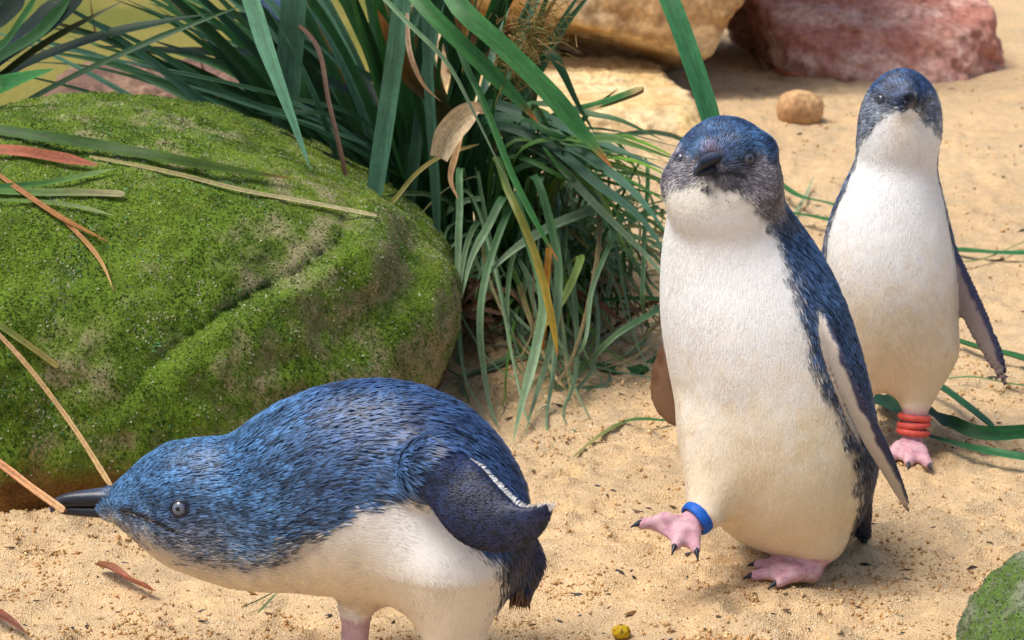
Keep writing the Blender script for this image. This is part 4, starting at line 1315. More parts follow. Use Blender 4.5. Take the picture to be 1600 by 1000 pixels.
# ------------------------------------------------------------------ strap-leaved plants
LEAF_N = [0]
def blade(root, pts, width, c0, c1, tipc=None, nrm=None, keel=0.18, twist=0.0, seg=26, mat=None, name='leaf', taper=0.5, base_w=0.55,
          label=None, cat=None, group=None, curl=0.0, blunt=False, thick=0.0):
    """long keeled leaf swept along a curve; width in metres"""
    LEAF_N[0] += 1
    rng = np.random.default_rng(1000 + LEAF_N[0])
    c = catmull(pts, seg)
    t = np.linspace(0, 1, seg)
    tg = unit(np.gradient(c, axis=0))
    hint = np.asarray(nrm if nrm is not None else (0, -0.75, 0.6), float)
    sd = unit(np.cross(tg, np.tile(hint, (seg, 1))))
    for i in range(1, seg):
        if sd[i] @ sd[i - 1] < 0: sd[i] = -sd[i]
    nn = np.cross(sd, tg)
    ang = twist * t + 0.12 * np.sin(t * rng.uniform(3, 8) + rng.uniform(0, 6))
    ca, sa = np.cos(ang)[:, None], np.sin(ang)[:, None]
    sd, nn = sd * ca + nn * sa, nn * ca - sd * sa
    w = width * 0.5 * np.minimum(1, base_w + (1 - base_w) * t / 0.25)
    if not blunt:
        w = w * np.clip((1 - t) / (1 - taper), 0, 1) ** 0.75
    else:
        w = w * np.where(t > 0.97, 0.55, 1.0)
    w = np.maximum(w * (1 + 0.05 * vnoise(c, 60, LEAF_N[0] % 50)), 0.0002)[:, None]
    k = keel + curl * t[:, None]
    rows = [c + sd * w + nn * w * k, c + sd * w * 0.5 + nn * w * k * 0.35, c - nn * w * k * 0.35, c - sd * w * 0.5 + nn * w * k * 0.35, c - sd * w + nn * w * k]
    if thick:
        rows = rows + [c - sd * w * 0.5 - nn * thick, c + sd * w * 0.5 - nn * thick]
    V = np.stack(rows, 1)
    m = V.shape[1]
    i = np.arange(seg - 1)[:, None] * m
    j = np.arange(m if thick else m - 1)[None]
    F = np.stack([i + j, i + (j + 1) % m, i + m + (j + 1) % m, i + m + j], -1).reshape(-1, 4)
    c0, c1 = np.asarray(c0), np.asarray(c1)
    base = c0 + (c1 - c0) * sstep(0, 1, t)[:, None]
    if tipc is not None:
        base = mixc(base, np.asarray(tipc)[None], sstep(0.90, 0.985, t + 0.02 * vnoise(c, 90, 3)))
    cross = np.array([1.18, 0.96, 0.78, 1.0, 1.12, 0.9, 0.9][:m])
    cc = base[:, None, :] * cross[None, :, None] * (0.92 + 0.16 * rng.random((1, m, 1)))
    cc = cc * (1 + 0.12 * vnoise(np.repeat(c, m, 0) * 1.0, 40, 5).reshape(seg, m, 1))
    me = mesh_np(name, V.reshape(-1, 3), F, mat or M_LEAF, cc.reshape(-1, 3))
    ln = np.concatenate([[0], np.cumsum(np.linalg.norm(np.diff(c, axis=0), axis=1))])
    uv = np.zeros((seg, m, 3), np.float32)
    uv[:, :, 0] = np.linspace(0, 1, m)[None] + 7.3 * LEAF_N[0]; uv[:, :, 1] = ln[:, None] * 30
    me.attributes.new('blade', 'FLOAT_VECTOR', 'POINT').data.foreach_set('vector', uv.ravel())
    return put(name, me, root, loc=None if root is not None else (c[0][0], c[0][1], max(c[:, 2].min(), 0)), label=label, cat=cat, group=group)

def mixc1(a, b, w): return np.asarray(a) * (1 - w) + np.asarray(b) * w
DEEP, TEAL, MID, BRIGHT, GREYG = s2l(26, 58, 30), s2l(90, 136, 108), s2l(52, 100, 50), s2l(108, 150, 48), s2l(126, 150, 114)
BLACKG, STRAW, BRN, ORG = s2l(14, 32, 22), s2l(186, 160, 112), s2l(128, 92, 64), s2l(190, 110, 60)

def pts3(lst):
    """(x, y, Y) at distance Y, or (x, y) lying on the sand"""
    out = []
    for q in lst:
        if len(q) == 3: out.append(P(*q))
        else:
            g = G(*q); g[2] = gz(g[None])[0] + 0.004
            out.append(g)
    return np.array(out)

bA = P(672, 330, 1.90); bA[2] = 0.0
PLANT_A = thing('strap_leaf_plant', bA, 'tall dark green strap leaf plant growing behind the mossy boulder', 'plant', 'strap leaved plants')
bL = P(-170, 250, 1.98); bL[2] = 0.0
PLANT_L = thing('strap_leaf_plant', bL, 'dark strap leaf plant whose long blades reach in over the moss on the boulder', 'plant', 'strap leaved plants')
bB_ = np.array([0.02, 1.84, 0.0])
PLANT_B = thing('grass_tussock', bB_, 'drooping grey green grass tussock with thin leaves trailing on the sand', 'plant', 'strap leaved plants')

def A(pts, wpx, c0, c1, root=PLANT_A, **k):
    q = pts3(pts)
    w = wpx * pxm(q[len(q) // 2])
    return blade(root, q, w, c0, c1, **k)

BASE = (676, 420, 1.90)
# the broad blades one can tell apart
A([BASE, (570, 60, 1.84), (450, -120, 1.72), (385, -60, 1.62), (405, 40, 1.58), (440, 140, 1.555), (486, 266, 1.535)], 27, MID, TEAL * 1.1, nrm=(0, -1, 0.25), taper=0.72)
A([(445, 300, 1.84), (444, 200, 1.84), (452, 100, 1.84), (459, 0, 1.84), (470, -140, 1.86)], 40, TEAL * 0.45, TEAL * 0.62, nrm=(0, -1, 0.1), taper=0.8, keel=0.1)
A([(575, 360, 1.66), (590, 270, 1.66), (608, 150, 1.66), (626, 20, 1.66), (640, -90, 1.68)], 29, TEAL * 0.75, TEAL * 1.0, nrm=(0, -1, 0.1), taper=0.9, keel=0.12)
A([(684, 380, 1.72), (680, 290, 1.72), (672, 160, 1.72), (664, 0, 1.74), (655, -120, 1.78)], 16, TEAL * 0.5, TEAL * 0.6, nrm=(0, -1, 0.1), taper=0.9)
A([BASE, (600, 60, 1.80), (610, -60, 1.70), (660, 5, 1.63), (740, 85, 1.61), (800, 145, 1.60), (842, 192, 1.59)], 28, MID, MID * 1.25, nrm=(0.1, -0.9, 0.5), taper=0.75, tipc=ORG)
A([BASE, (620, 20, 1.78), (660, -90, 1.68), (715, 5, 1.60), (785, 70, 1.58), (865, 150, 1.565), (910, 205, 1.56), (957, 262, 1.55)], 33, MID, MID * 1.35, nrm=(0.15, -0.9, 0.5), taper=0.78, tipc=ORG)
A([BASE, (560, 40, 1.72), (575, -20, 1.66), (640, 38, 1.62), (700, 100, 1.60), (745, 185, 1.59), (800, 300, 1.575)], 8, MID, GREYG * 0.8, taper=0.6)
A([BASE, (690, 60, 1.72), (735, 118, 1.63), (768, 190, 1.60), (800, 272, 1.58), (836, 344, 1.565), (872, 408, 1.555)], 11, MID * 0.9, MID * 1.2, tipc=s2l(196, 110, 40), taper=0.8)
A([(760, 420, 1.80), (770, 250, 1.70), (795, 300, 1.60), (830, 380, 1.575), (851, 450, 1.56), (866, 520, 1.55), (871, 556, 1.545)], 12, MID, s2l(170, 140, 50), tipc=s2l(196, 96, 30), taper=0.75)
A([(800, 420, 1.85), (830, 180, 1.78), (838, 90, 1.74), (856, 82, 1.73), (876, 108, 1.72), (902, 162, 1.71), (930, 210, 1.70)], 20, DEEP * 0.8, DEEP * 1.2, taper=0.55, nrm=(0.6, -0.8, 0.2))
A([(760, 440, 1.86), (800, 240, 1.80), (862, 184, 1.76), (935, 163, 1.73), (1004, 138, 1.70)], 13, MID * 0.8, MID * 1.3, taper=0.95, blunt=True, tipc=STRAW, thick=0.002)
A([(905, 176, 1.732), (950, 164, 1.722), (1007, 143, 1.699)], 8, STRAW, STRAW * 1.1, mat=M_DRY, blunt=True, name='dry_sheath')
A([BASE, (770, 20, 1.80), (900, -150, 1.74), (1000, -90, 1.66), (1046, 0, 1.62), (1078, 85, 1.60), (1110, 185, 1.585), (1150, 330, 1.57)], 31, MID, s2l(56, 116, 74), nrm=(0.05, -1, 0.3), taper=0.85, keel=0.22)
A([(548, 345, 1.70), (540, 274, 1.70), (514, 160, 1.74), (494, 70, 1.80), (436, 14, 1.88)], 7, BRN * 0.4, s2l(86, 62, 48), mat=M_DRY, taper=0.85, name='dry_leaf')
A([(560, 370, 1.66), (616, 312, 1.66), (650, 272, 1.68), (690, 244, 1.70), (752, 224, 1.74)], 7, s2l(140, 136, 62), s2l(150, 130, 74), taper=0.9, name='leaf')
A([BASE, (700, 200, 1.78), (640, 120, 1.74), (610, 60, 1.72), (590, 15, 1.72)], 26, DEEP, s2l(120, 74, 30), taper=0.6, nrm=(0, -1, 0.2))
# tall dense blades of the crown
rng = np.random.default_rng(12)
for i in range(150):
    ang = rng.uniform(-0.8, 0.22) if i < 134 else rng.uniform(-1.3, -0.7)
    L = rng.uniform(0.34, 0.60)
    b0 = bA + np.array([rng.normal() * 0.035, rng.normal() * 0.045 + 0.01, 0.0])
    yv = rng.normal() * 0.22 + 0.05
    d = unit([math.sin(ang), yv, math.cos(ang)])
    sag = rng.uniform(0.03, 0.16) + 0.12 * abs(ang)
    p = [b0 + d * L * t + np.array([math.copysign(0.10, ang) * t * t * L, 0, -sag * t ** 2.2]) for t in np.linspace(0, 1, 6)]
    sh = rng.random()
    c0 = DEEP * (0.4 + 0.5 * sh); c1 = mixc1(DEEP, MID, rng.random() ** 1.6) * rng.uniform(0.55, 1.1)
    if rng.random() < 0.10: c1 = mixc1(c1, s2l(150, 100, 40), 0.6)
    if rng.random() < 0.16: c1 = TEAL * 0.7
    blade(PLANT_A, p, rng.uniform(0.006, 0.015), c0 * 1.3, c1 * 1.15, tipc=mixc1(BRN, STRAW, rng.random()) * 0.8 if rng.random() < 0.3 else None, nrm=(rng.normal() * 0.5, -1, rng.uniform(0, 0.8)), taper=rng.uniform(0.4, 0.7), twist=rng.normal() * 0.5)
# long blades that sweep to the left, low over the boulder
for (x0, y0, x1, y1, x2, y2, w, cc, yy) in [
        (560, 210, 380, 96, 150, 72, 22, BLACKG * 1.4, 1.95), (590, 240, 420, 132, 235, 62, 20, BLACKG * 1.7, 1.92), (570, 190, 440, 150, 205, 101, 9, DEEP * 1.1, 1.80),
        (560, 220, 430, 150, 36, 66, 11, TEAL * 0.45, 1.85), (590, 235, 430, 178, 180, 102, 8, TEAL * 0.42, 1.82), (540, 190, 430, 172, 206, 100, 10, DEEP, 1.78),
        (600, 200, 420, 70, 250, 22, 18, BLACKG * 1.6, 1.98), (560, 120, 420, 40, 240, 8, 22, BLACKG * 1.5, 2.0), (610, 150, 480, 70, 330, -20, 16, DEEP, 1.96),
        (600, 260, 500, 205, 400, 176, 10, DEEP * 1.1, 1.76), (560, 262, 490, 232, 410, 196, 7, BLACKG * 1.6, 1.80), (580, 170, 470, 110, 300, 60, 18, BLACKG * 1.5, 1.9)]:
    A([(676, 400, 1.9), (640, 300, 1.9), (x0, y0, yy), (x1, y1, yy - 0.02), ((x1 + x2) / 2 - 6, (y1 + y2) / 2 - 5, yy - 0.03), (x2, y2, yy - 0.04)], w * 1.15, cc * 0.7, cc * 1.05,
      nrm=(0, -0.6, 1), taper=0.55, seg=30)
# blades of the plant on the left
LB = (-120, 330, 1.96)
for q, w, c0, c1, kk in [
        ([LB, (-60, 190, 1.82), (20, 112, 1.78), (148, 60, 1.76), (250, 36, 1.75), (327, 22, 1.75)], 20, BLACKG * 1.4, DEEP * 1.0, dict(nrm=(0, -0.5, 1), taper=0.7)),
        ([LB, (-40, 200, 1.76), (10, 176, 1.74), (110, 122, 1.73), (250, 58, 1.73), (385, 6, 1.74)], 9, BLACKG * 1.5, MID * 0.7, dict(taper=0.8)),
        ([LB, (-80, 120, 1.80), (0, 76, 1.76), (60, 32, 1.75), (115, -20, 1.76)], 34, BLACKG * 1.2, BLACKG * 1.6, dict(nrm=(0, -0.6, 1), taper=0.8)),
        ([LB, (-60, 110, 1.72), (0, 74, 1.70), (30, 36, 1.69), (60, -10, 1.69)], 10, MID * 0.8, MID, dict(taper=0.9)),
        ([LB, (-60, 140, 1.74), (0, 90, 1.72), (60, 52, 1.71), (112, -6, 1.71)], 16, DEEP, MID * 0.9, dict(taper=0.9)),
        ([LB, (-50, 150, 1.78), (0, 100, 1.76), (80, 40, 1.75), (140, -20, 1.75)], 26, BLACKG, BLACKG * 1.5, dict(taper=0.9, nrm=(0, -0.6, 1))),
        ([LB, (-40, 160, 1.78), (10, 112, 1.76), (80, 62, 1.75), (195, 0, 1.75)], 10, DEEP, s2l(96, 100, 66), dict(taper=0.8)),
        ([LB, (-50, 150, 1.64), (0, 134, 1.62), (44, 120, 1.61), (84, 108, 1.605)], 30, MID, s2l(48, 124, 54), dict(nrm=(0.1, -0.8, 0.7), taper=0.45)),
        ([LB, (-50, 60, 1.86), (0, 30, 1.84), (40, -10, 1.84)], 30, BLACKG, BLACKG * 1.5, dict(taper=0.9)),
        ([LB, (-70, 40, 1.90), (0, 8, 1.9), (20, -20, 1.9)], 36, BLACKG, BLACKG * 1.8, dict(taper=0.9))]:
    A(q, w * 1.25, c0 * 0.8, c1 * 0.85, root=PLANT_L, **kk)
A([(152, 60, 2.3), (146, 35, 2.3), (140, -10, 2.3)], 4, BRN * 0.8, BRN, root=PLANT_L, mat=M_DRY, name='dry_stem')
A([(329, 132, 2.2), (318, 108, 2.2), (310, 84, 2.2)], 4, BRN, BRN, root=PLANT_L, mat=M_DRY, name='dry_stem')

# drooping tussock: blades one can follow
for q, w, c0, c1, kk in [
        ([(790, 470, 1.84), (745, 190, 1.76), (830, 180, 1.72), (900, 205, 1.68), (960, 232, 1.65), (1045, 268, 1.62)], 18, DEEP, TEAL * 0.75, {}),
        ([(790, 470, 1.84), (748, 210, 1.74), (835, 198, 1.70), (925, 250, 1.65), (990, 300, 1.62), (1048, 372, 1.60)], 18, DEEP, TEAL * 0.8, {}),
        ([(790, 470, 1.84), (755, 222, 1.72), (840, 216, 1.68), (930, 285, 1.63), (1000, 340, 1.61), (1050, 410, 1.59)], 16, DEEP, TEAL * 0.7, {}),
        ([(800, 470, 1.84), (780, 240, 1.72), (850, 240, 1.68), (930, 320, 1.63), (1010, 400, 1.61), (1050, 450, 1.59)], 13, DEEP, GREYG * 0.8, {}),
        ([(800, 470, 1.84), (880, 240, 1.76), (960, 215, 1.72), (1000, 222, 1.70), (1060, 248, 1.68)], 17, s2l(70, 120, 40), BRIGHT, dict(nrm=(0, -0.3, 1))),
        ([(800, 470, 1.84), (880, 280, 1.74), (930, 250, 1.70), (990, 252, 1.68), (1055, 280, 1.66)], 15, s2l(90, 130, 40), BRIGHT * 1.05, dict(nrm=(0, -0.3, 1))),
        ([(800, 470, 1.84), (860, 300, 1.74), (900, 262, 1.71), (960, 272, 1.69), (1050, 320, 1.66)], 15, s2l(100, 132, 40), s2l(70, 130, 60), dict(nrm=(0, -0.3, 1))),
        ([(760, 400, 1.84), (722, 265, 1.70), (718, 330, 1.66), (714, 440, 1.63), (706, 500,)[:2] and (712, 520, 1.60)], 11, MID, GREYG, {}),
        ([(780, 420, 1.84), (790, 310, 1.66), (762, 355, 1.62), (736, 405, 1.60), (722, 465, 1.585)], 13, MID, GREYG, {}),
        ([(790, 420, 1.84), (800, 322, 1.66), (762, 420, 1.60), (750, 513, 1.57), (764, 626, 1.54), (780, 676)], 11, MID, GREYG * 0.95, {}),
        ([(940, 318, 1.70), (919, 330, 1.68), (863, 353, 1.65), (802, 391, 1.62), (758, 432, 1.60)], 17, GREYG * 0.9, GREYG, {}),
        ([(800, 420, 1.84), (830, 275, 1.66), (866, 375, 1.62), (873, 447, 1.60), (863, 532, 1.57), (838, 617, 1.54), (820, 682)], 13, MID, GREYG, {}),
        ([(800, 420, 1.84), (796, 300, 1.64), (834, 400, 1.60), (849, 471, 1.575), (836, 551, 1.55), (818, 620, 1.52), (801, 694)], 15, MID, GREYG * 1.02, dict(taper=0.75)),
        ([(840, 470, 1.80), (905, 400, 1.66), (884, 461, 1.62), (846, 520, 1.60)], 13, s2l(120, 150, 70), s2l(140, 160, 84), {}),
        ([(860, 470, 1.80), (968, 340, 1.68), (945, 400, 1.64), (924, 457, 1.62), (911, 541, 1.58), (862, 590)], 8, MID, GREYG, {}),
        ([(900, 470, 1.80), (1036, 470, 1.66), (958, 527, 1.60), (890, 600), (834, 656)], 10, MID, GREYG * 0.95, {}),
        ([(900, 470, 1.84), (1003, 250, 1.70), (1006, 380, 1.66), (1004, 476, 1.63), (1012, 520), (985, 556), (920, 574)], 7, MID, GREYG, {}),
        ([(880, 500), (800, 552), (764, 579), (694, 600)], 15, GREYG * 0.8, GREYG * 0.95, dict(nrm=(0, -0.2, 1))),
        ([(860, 560), (800, 560), (740, 588), (700, 610)], 11, GREYG * 0.8, GREYG, dict(nrm=(0, -0.2, 1))),
        ([(840, 500), (860, 575), (870, 600), (940, 610), (952, 590), (935, 550, 1.62)], 7, MID, GREYG * 0.9, {}),
        ([(1040, 560), (990, 575), (940, 572), (900, 560)], 22, MID * 0.8, MID, dict(nrm=(0, -0.2, 1))),
        ([(720, 480, 1.7), (716, 560), (722, 605), (736, 640)], 10, GREYG * 0.8, GREYG, {}),
        ([(1050, 660), (985, 664), (930, 688), (868, 738)], 9, MID * 1.1, s2l(160, 152, 96), dict(nrm=(0, -0.2, 1))),
        ([(852, 470, 1.80), (858, 388, 1.64), (853, 450, 1.61), (850, 520, 1.59), (846, 570)], 10, s2l(190, 140, 50), s2l(200, 130, 50), {}),
        ]:
    A(q, w, c0, c1, root=PLANT_B, **{**dict(taper=0.6, nrm=(0, -0.8, 0.6), seg=34), **kk})
rng = np.random.default_rng(31)
for i in range(225):
    ex, ey = rng.uniform(690, 1075), rng.uniform(330, 660)
    if i >= 150: ex, ey = rng.uniform(880, 1060), rng.uniform(360, 600)
    if ex < 760 and ey < 440: ey += 120
    if i < 150 and ey > 560 and ex > 920: ex -= 130
    g = G(ex, ey); g[2] = gz(g[None])[0] + 0.004
    b0 = bB_ + np.array([rng.normal() * 0.035, rng.normal() * 0.04, 0.0])
    d = g - b0; dist = np.linalg.norm(d[:2])
    hgt = rng.uniform(0.06, 0.20) * min(1.0, 0.5 + dist)
    side = np.array([-d[1], d[0], 0]) / max(dist, 1e-3) * rng.normal() * 0.035
    p = [b0, b0 + d * 0.12 + [0, 0, hgt * 0.8], b0 + d * 0.34 + [0, 0, hgt] + side, b0 + d * 0.62 + [0, 0, hgt * 0.72] + side * 1.4,
         b0 + d * 0.86 + [0, 0, hgt * 0.22] + side, g]
    if rng.random() < 0.5:
        e = g + unit(d + side * 6) * rng.uniform(0.02, 0.07); e[2] = gz(e[None])[0] + 0.003; p.append(e)
    r = rng.random()
    c1 = GREYG * rng.uniform(0.75, 1.25) if r < 0.5 else (mixc1(MID, GREYG, 0.5) * rng.uniform(0.8, 1.35) if r < 0.78 else (STRAW * rng.uniform(0.4, 0.9) if r < 0.9 else BRIGHT * 0.7))
    blade(PLANT_B, p, rng.uniform(0.0025, 0.0058), MID * 0.6, c1, tipc=STRAW * 0.8 if rng.random() < 0.35 else None, taper=0.5, twist=rng.normal() * 0.9, nrm=(rng.normal() * 0.5, -0.8, 0.6), seg=24, mat=M_DRY if 0.78 <= r < 0.9 else None)
for i in range(46):
    ex, ey = rng.uniform(960, 1075), rng.uniform(215, 420)
    b0 = bB_ + np.array([rng.normal() * 0.03, rng.normal() * 0.03, 0.0])
    e = P(ex, ey, rng.uniform(1.62, 1.84)); cr = P(rng.uniform(780, 880), rng.uniform(170, 300), rng.uniform(1.68, 1.80))
    mdl = P(rng.uniform(880, 940), (ey + 190) / 2 + rng.uniform(-25, 15), rng.uniform(1.64, 1.78))
    blade(PLANT_B, [b0, cr, mdl, e], rng.uniform(0.003, 0.008), MID * 0.6, mixc1(mixc1(MID, BRIGHT, rng.random() ** 2), GREYG, rng.random() * 0.6) * rng.uniform(0.8, 1.25), taper=0.6,
          twist=rng.normal() * 0.6, nrm=(rng.normal() * 0.3, -0.7, 0.7), seg=24)
# dead thatch at its foot
for i in range(46):
    a = rng.uniform(0, 2 * math.pi); L = rng.uniform(0.06, 0.17)
    b0 = bB_ + np.array([rng.normal() * 0.05 - 0.01, rng.normal() * 0.06 - 0.05, rng.uniform(0.0, 0.05)])
    e = b0 + np.array([math.cos(a) * L, math.sin(a) * L * 0.7, 0]); e[2] = gz(e[None])[0] + 0.004
    mdl = (b0 + e) / 2 + [0, 0, rng.uniform(0.01, 0.05)]
    blade(PLANT_B, [b0, mdl, e], rng.uniform(0.003, 0.007), BRN * rng.uniform(0.25, 0.7), mixc1(BRN, STRAW, rng.random() * 0.5) * rng.uniform(0.3, 0.9), mat=M_DRY, name='dry_leaf', seg=14, twist=rng.normal())
# broad papery leaf caught in the crown, and strips hanging below it
A([(686, 246, 1.63), (700, 212, 1.625), (722, 186, 1.62), (744, 172, 1.62), (756, 178, 1.62)], 42, s2l(216, 192, 156), s2l(204, 172, 132), root=None, mat=M_DRY, nrm=(0.2, -1, 0.3), taper=0.5,
  base_w=0.7, name='papery_leaf', label='broad tan papery dead leaf caught in the plant crown', cat='dead leaf', keel=0.35, twist=0.5)
A([(726, 190, 1.66), (712, 240, 1.64), (704, 280, 1.63), (716, 312, 1.62)], 10, s2l(186, 150, 106), s2l(170, 130, 90), mat=M_DRY, name='dry_leaf')
A([(636, 20, 1.64), (640, 80, 1.63), (660, 130, 1.63), (688, 158, 1.63)], 8, s2l(200, 170, 140), s2l(170, 130, 90), mat=M_DRY, name='dry_leaf')
# fine seed head
sp = P(800, 40, 1.62)
A([(760, 330, 1.80), (770, 180, 1.70), (785, 60, 1.64), (795, -20, 1.63)], 6, MID, MID, root=PLANT_B, name='stem')
V, F, Cc = [], [], []
rng = np.random.default_rng(77)
for i in range(420):
    cx, cy = (rng.normal(838, 24), rng.normal(40, 26)) if i < 260 else (rng.normal(800, 16), rng.normal(96, 24))
    a = P(cx, cy, 1.62 + rng.normal() * 0.012)
    d = unit([rng.normal() + 0.7, rng.normal() * 0.6, rng.normal() * 0.8 - 0.5]) * rng.uniform(0.008, 0.024)
    s = unit(np.cross(d, rng.normal(size=3))) * 0.0006
    o = len(V); V += [a - s, a + s, a + np.cross(s, unit(d)), a + d]
    F += [[o, o + 1, o + 3], [o + 1, o + 2, o + 3], [o + 2, o, o + 3]]
    c = mixc1(s2l(96, 106, 44), s2l(188, 150, 92), rng.random()) * rng.uniform(0.6, 1.1); Cc += [c * 0.7, c * 0.7, c * 0.7, c]
put('seed_head', mesh_np('seed_head', np.array(V), np.array(F), M_DRY, np.array(Cc), smooth=False), PLANT_B, kind='stuff')

# ------------------------------------------------------------------ loose leaves and stems
_BU, _BW, _BD = proj(BV)
def on_boulder(x, y, lift=0.003):
    m = np.hypot(_BU - x, _BW - y)
    i = np.argsort(m)[:40]; i = i[_BD[i] < _BD[i].min() + 0.03]
    return BV[i].mean(0) + BN[i].mean(0) * lift

def loose(name, pts, wpx, c0, c1, label, cat, lift=0.003, **k):
    q = np.array([on_boulder(x, y, lift) for x, y in pts])
    return blade(None, q, wpx * pxm(q[0]), c0, c1, name=name, label=label, cat=cat, group='leaf litter on the boulder', nrm=(0, -0.7, 0.8), **k)
loose('fallen_leaf', [(-40, 210), (60, 226), (160, 243), (260, 260), (360, 278), (458, 295)], 20, s2l(48, 84, 24), s2l(66, 84, 26), 'long dark green fallen strap leaf lying across the mossy boulder',
      'leaf', 0.008, base_w=0.9, taper=0.7, tipc=s2l(120, 84, 50), keel=0.15)
loose('dry_straw', [(140, 252), (260, 276), (380, 304), (480, 324), (584, 343)], 8, s2l(150, 140, 86), s2l(178, 166, 124), 'thin pale dry straw lying just below the long green leaf on the boulder', 'straw', 0.004, mat=M_DRY, blunt=True)
loose('bark_strip', [(-30, 242), (30, 248), (90, 256), (155, 268)], 19, s2l(172, 104, 76), s2l(150, 84, 60), 'reddish orange bark strip on the mossy boulder', 'bark', 0.006, mat=M_DRY, taper=0.75, base_w=0.9)
loose('fallen_leaf', [(-30, 300), (50, 296), (120, 286), (186, 272)], 11, s2l(50, 100, 46), s2l(110, 136, 70), 'narrow green leaf lying under the orange bark strip on the boulder', 'leaf', 0.005, taper=0.8)
loose('fallen_leaf', [(-30, 306), (60, 308), (130, 308), (194, 309)], 14, s2l(88, 132, 64), s2l(150, 142, 100), 'pale green leaf with a frayed brown end on the boulder', 'leaf', 0.004, blunt=True)
loose('fallen_leaf', [(-20, 318), (60, 322), (120, 330), (178, 343)], 7, s2l(100, 130, 60), s2l(140, 150, 96), 'thin light green leaf, lowest of the leaves on the boulder', 'leaf', 0.004, taper=0.8)
loose('dry_grass_stalk', [(-30, 262), (30, 304), (90, 345), (130, 366), (166, 382)], 9, s2l(166, 112, 66), s2l(172, 118, 66), 'orange brown dry stem with a split end on the boulder', 'stem', 0.005, mat=M_DRY, thick=0.002)
loose('dry_grass_stalk', [(92, 346), (130, 380), (158, 415), (178, 460)], 7, s2l(176, 122, 72), s2l(188, 150, 96), 'curved tan dry stem hanging off the orange stem on the boulder', 'stem', 0.004, mat=M_DRY)
loose('fallen_leaf', [(-30, 492), (30, 530), (94, 572)], 10, s2l(96, 120, 52), s2l(146, 130, 70), 'short olive leaf resting low on the face of the boulder', 'leaf', 0.004, blunt=True)

# the straw leaning from the boulder and the stem held in the beak
q = np.array([on_boulder(-20, 505, 0.006), P(40, 568, 1.28), P(110, 660, 1.17), P(174, 760, 1.062)])
blade(None, q, 9 * pxm(q[2]), s2l(150, 118, 80), s2l(178, 146, 98), name='dry_straw', label='long dry straw leaning from the boulder down to the penguin beak', cat='straw', mat=M_DRY, nrm=(0, -1, 0.3), blunt=True, thick=0.0015)
q = np.array([P(-60, 684, 1.10), P(0, 724, 1.08), P(50, 762, 1.06), P(84, 786, 1.042), P(100, 798, 1.036)])
blade(None, q, 12 * pxm(q[1]), s2l(186, 124, 84), s2l(214, 170, 122), name='dry_grass_stalk', label='orange tan dry stem held in the beak of the leaning penguin', cat='stem', mat=M_DRY, nrm=(0, -1, 0.3), blunt=True, thick=0.0022)

def ground_leaf(name, pts, wpx, c0, c1, label, cat, up=0.0, **k):
    q = pts3(pts); q[:, 2] += up
    kk = dict(nrm=(0, -0.35, 1), group='leaves lying on the sand'); kk.update(k)
    return blade(None, q, wpx * pxm(q[0]), c0, c1, name=name, label=label, cat=cat, **kk)
ground_leaf('curled_leaf', [(152, 893), (175, 903), (200, 914), (240, 930)], 24, s2l(120, 74, 42), s2l(186, 122, 100), 'small curled brown dead leaf on the sand below the beak', 'leaf', 0.004, mat=M_DRY, base_w=0.35, taper=0.85, blunt=True, twist=1.0, keel=0.35)
ground_leaf('fallen_leaf', [(-40, 950), (-10, 968), (20, 990), (44, 1012)], 16, s2l(130, 74, 52), s2l(110, 70, 54), 'dark reddish fallen leaf on bare sand', 'leaf', 0.006, mat=M_DRY)
ground_leaf('fallen_leaf', [(1440, 676), (1480, 700), (1530, 714), (1610, 712), (1690, 700)], 22, DEEP * 1.1, s2l(36, 92, 48), 'broad green strap leaf behind the foot with red bands, upper of two', 'leaf', 0.016, taper=0.8, base_w=0.4, nrm=(0, -0.8, 0.6))
ground_leaf('fallen_leaf', [(1440, 700), (1500, 722), (1560, 738), (1660, 750)], 17, MID * 0.7, s2l(52, 108, 66), 'green strap leaf half under the sand behind the red banded foot, lower of two', 'leaf', 0.008, taper=0.8, base_w=0.5)
ground_leaf('leaf_stalk', [(1370, 590), (1400, 606), (1460, 632), (1510, 668), (1556, 706)], 12, DEEP * 1.4, s2l(46, 104, 62), 'dark green stalk running down to the broad leaf behind the red banded foot', 'stalk', 0.012, taper=0.9, thick=0.002)
ground_leaf('leaf_stalk', [(1485, 542), (1530, 562), (1580, 578), (1640, 592)], 13, MID, s2l(48, 104, 56), 'green stalk passing behind the flipper of the tall penguin', 'stalk', 0.008, taper=0.9, thick=0.002)
ground_leaf('leaf_stalk', [(1470, 604), (1520, 608), (1580, 612), (1650, 616)], 5, s2l(110, 130, 80), s2l(96, 120, 70), 'very thin grey green stalk on the sand below the flipper tip', 'stalk', 0.004, taper=0.9)
ground_leaf('fallen_leaf', [(1470, 398), (1520, 404), (1570, 408), (1650, 408)], 13, MID, s2l(56, 120, 70), 'green strap leaf on the sand behind the shoulder of the tall penguin', 'leaf', 0.006, taper=0.9)
ground_leaf('leaf_stalk', [(1490, 418), (1540, 412), (1620, 376)], 4, s2l(120, 128, 76), s2l(150, 150, 90), 'thin pale stalk crossing the leaf behind the tall penguin', 'stalk', 0.004, taper=0.9)
ground_leaf('fallen_leaf', [(1200, 300), (1245, 322), (1290, 346), (1340, 362)], 11, MID, s2l(50, 112, 60), 'green strap leaf between the two upright penguins, nearer the tan stone', 'leaf', 0.02, taper=0.9)
ground_leaf('fallen_leaf', [(1200, 345), (1250, 352), (1300, 360), (1350, 372)], 9, MID, s2l(50, 112, 60), 'green strap leaf between the two upright penguins, farther from the tan stone', 'leaf', 0.01, taper=0.9)
ground_leaf('leaf_stalk', [(1240, 340), (1258, 310), (1272, 284)], 6, s2l(140, 160, 120), s2l(160, 176, 140), 'pale green twig tip between the two upright penguins', 'stalk', 0.006)
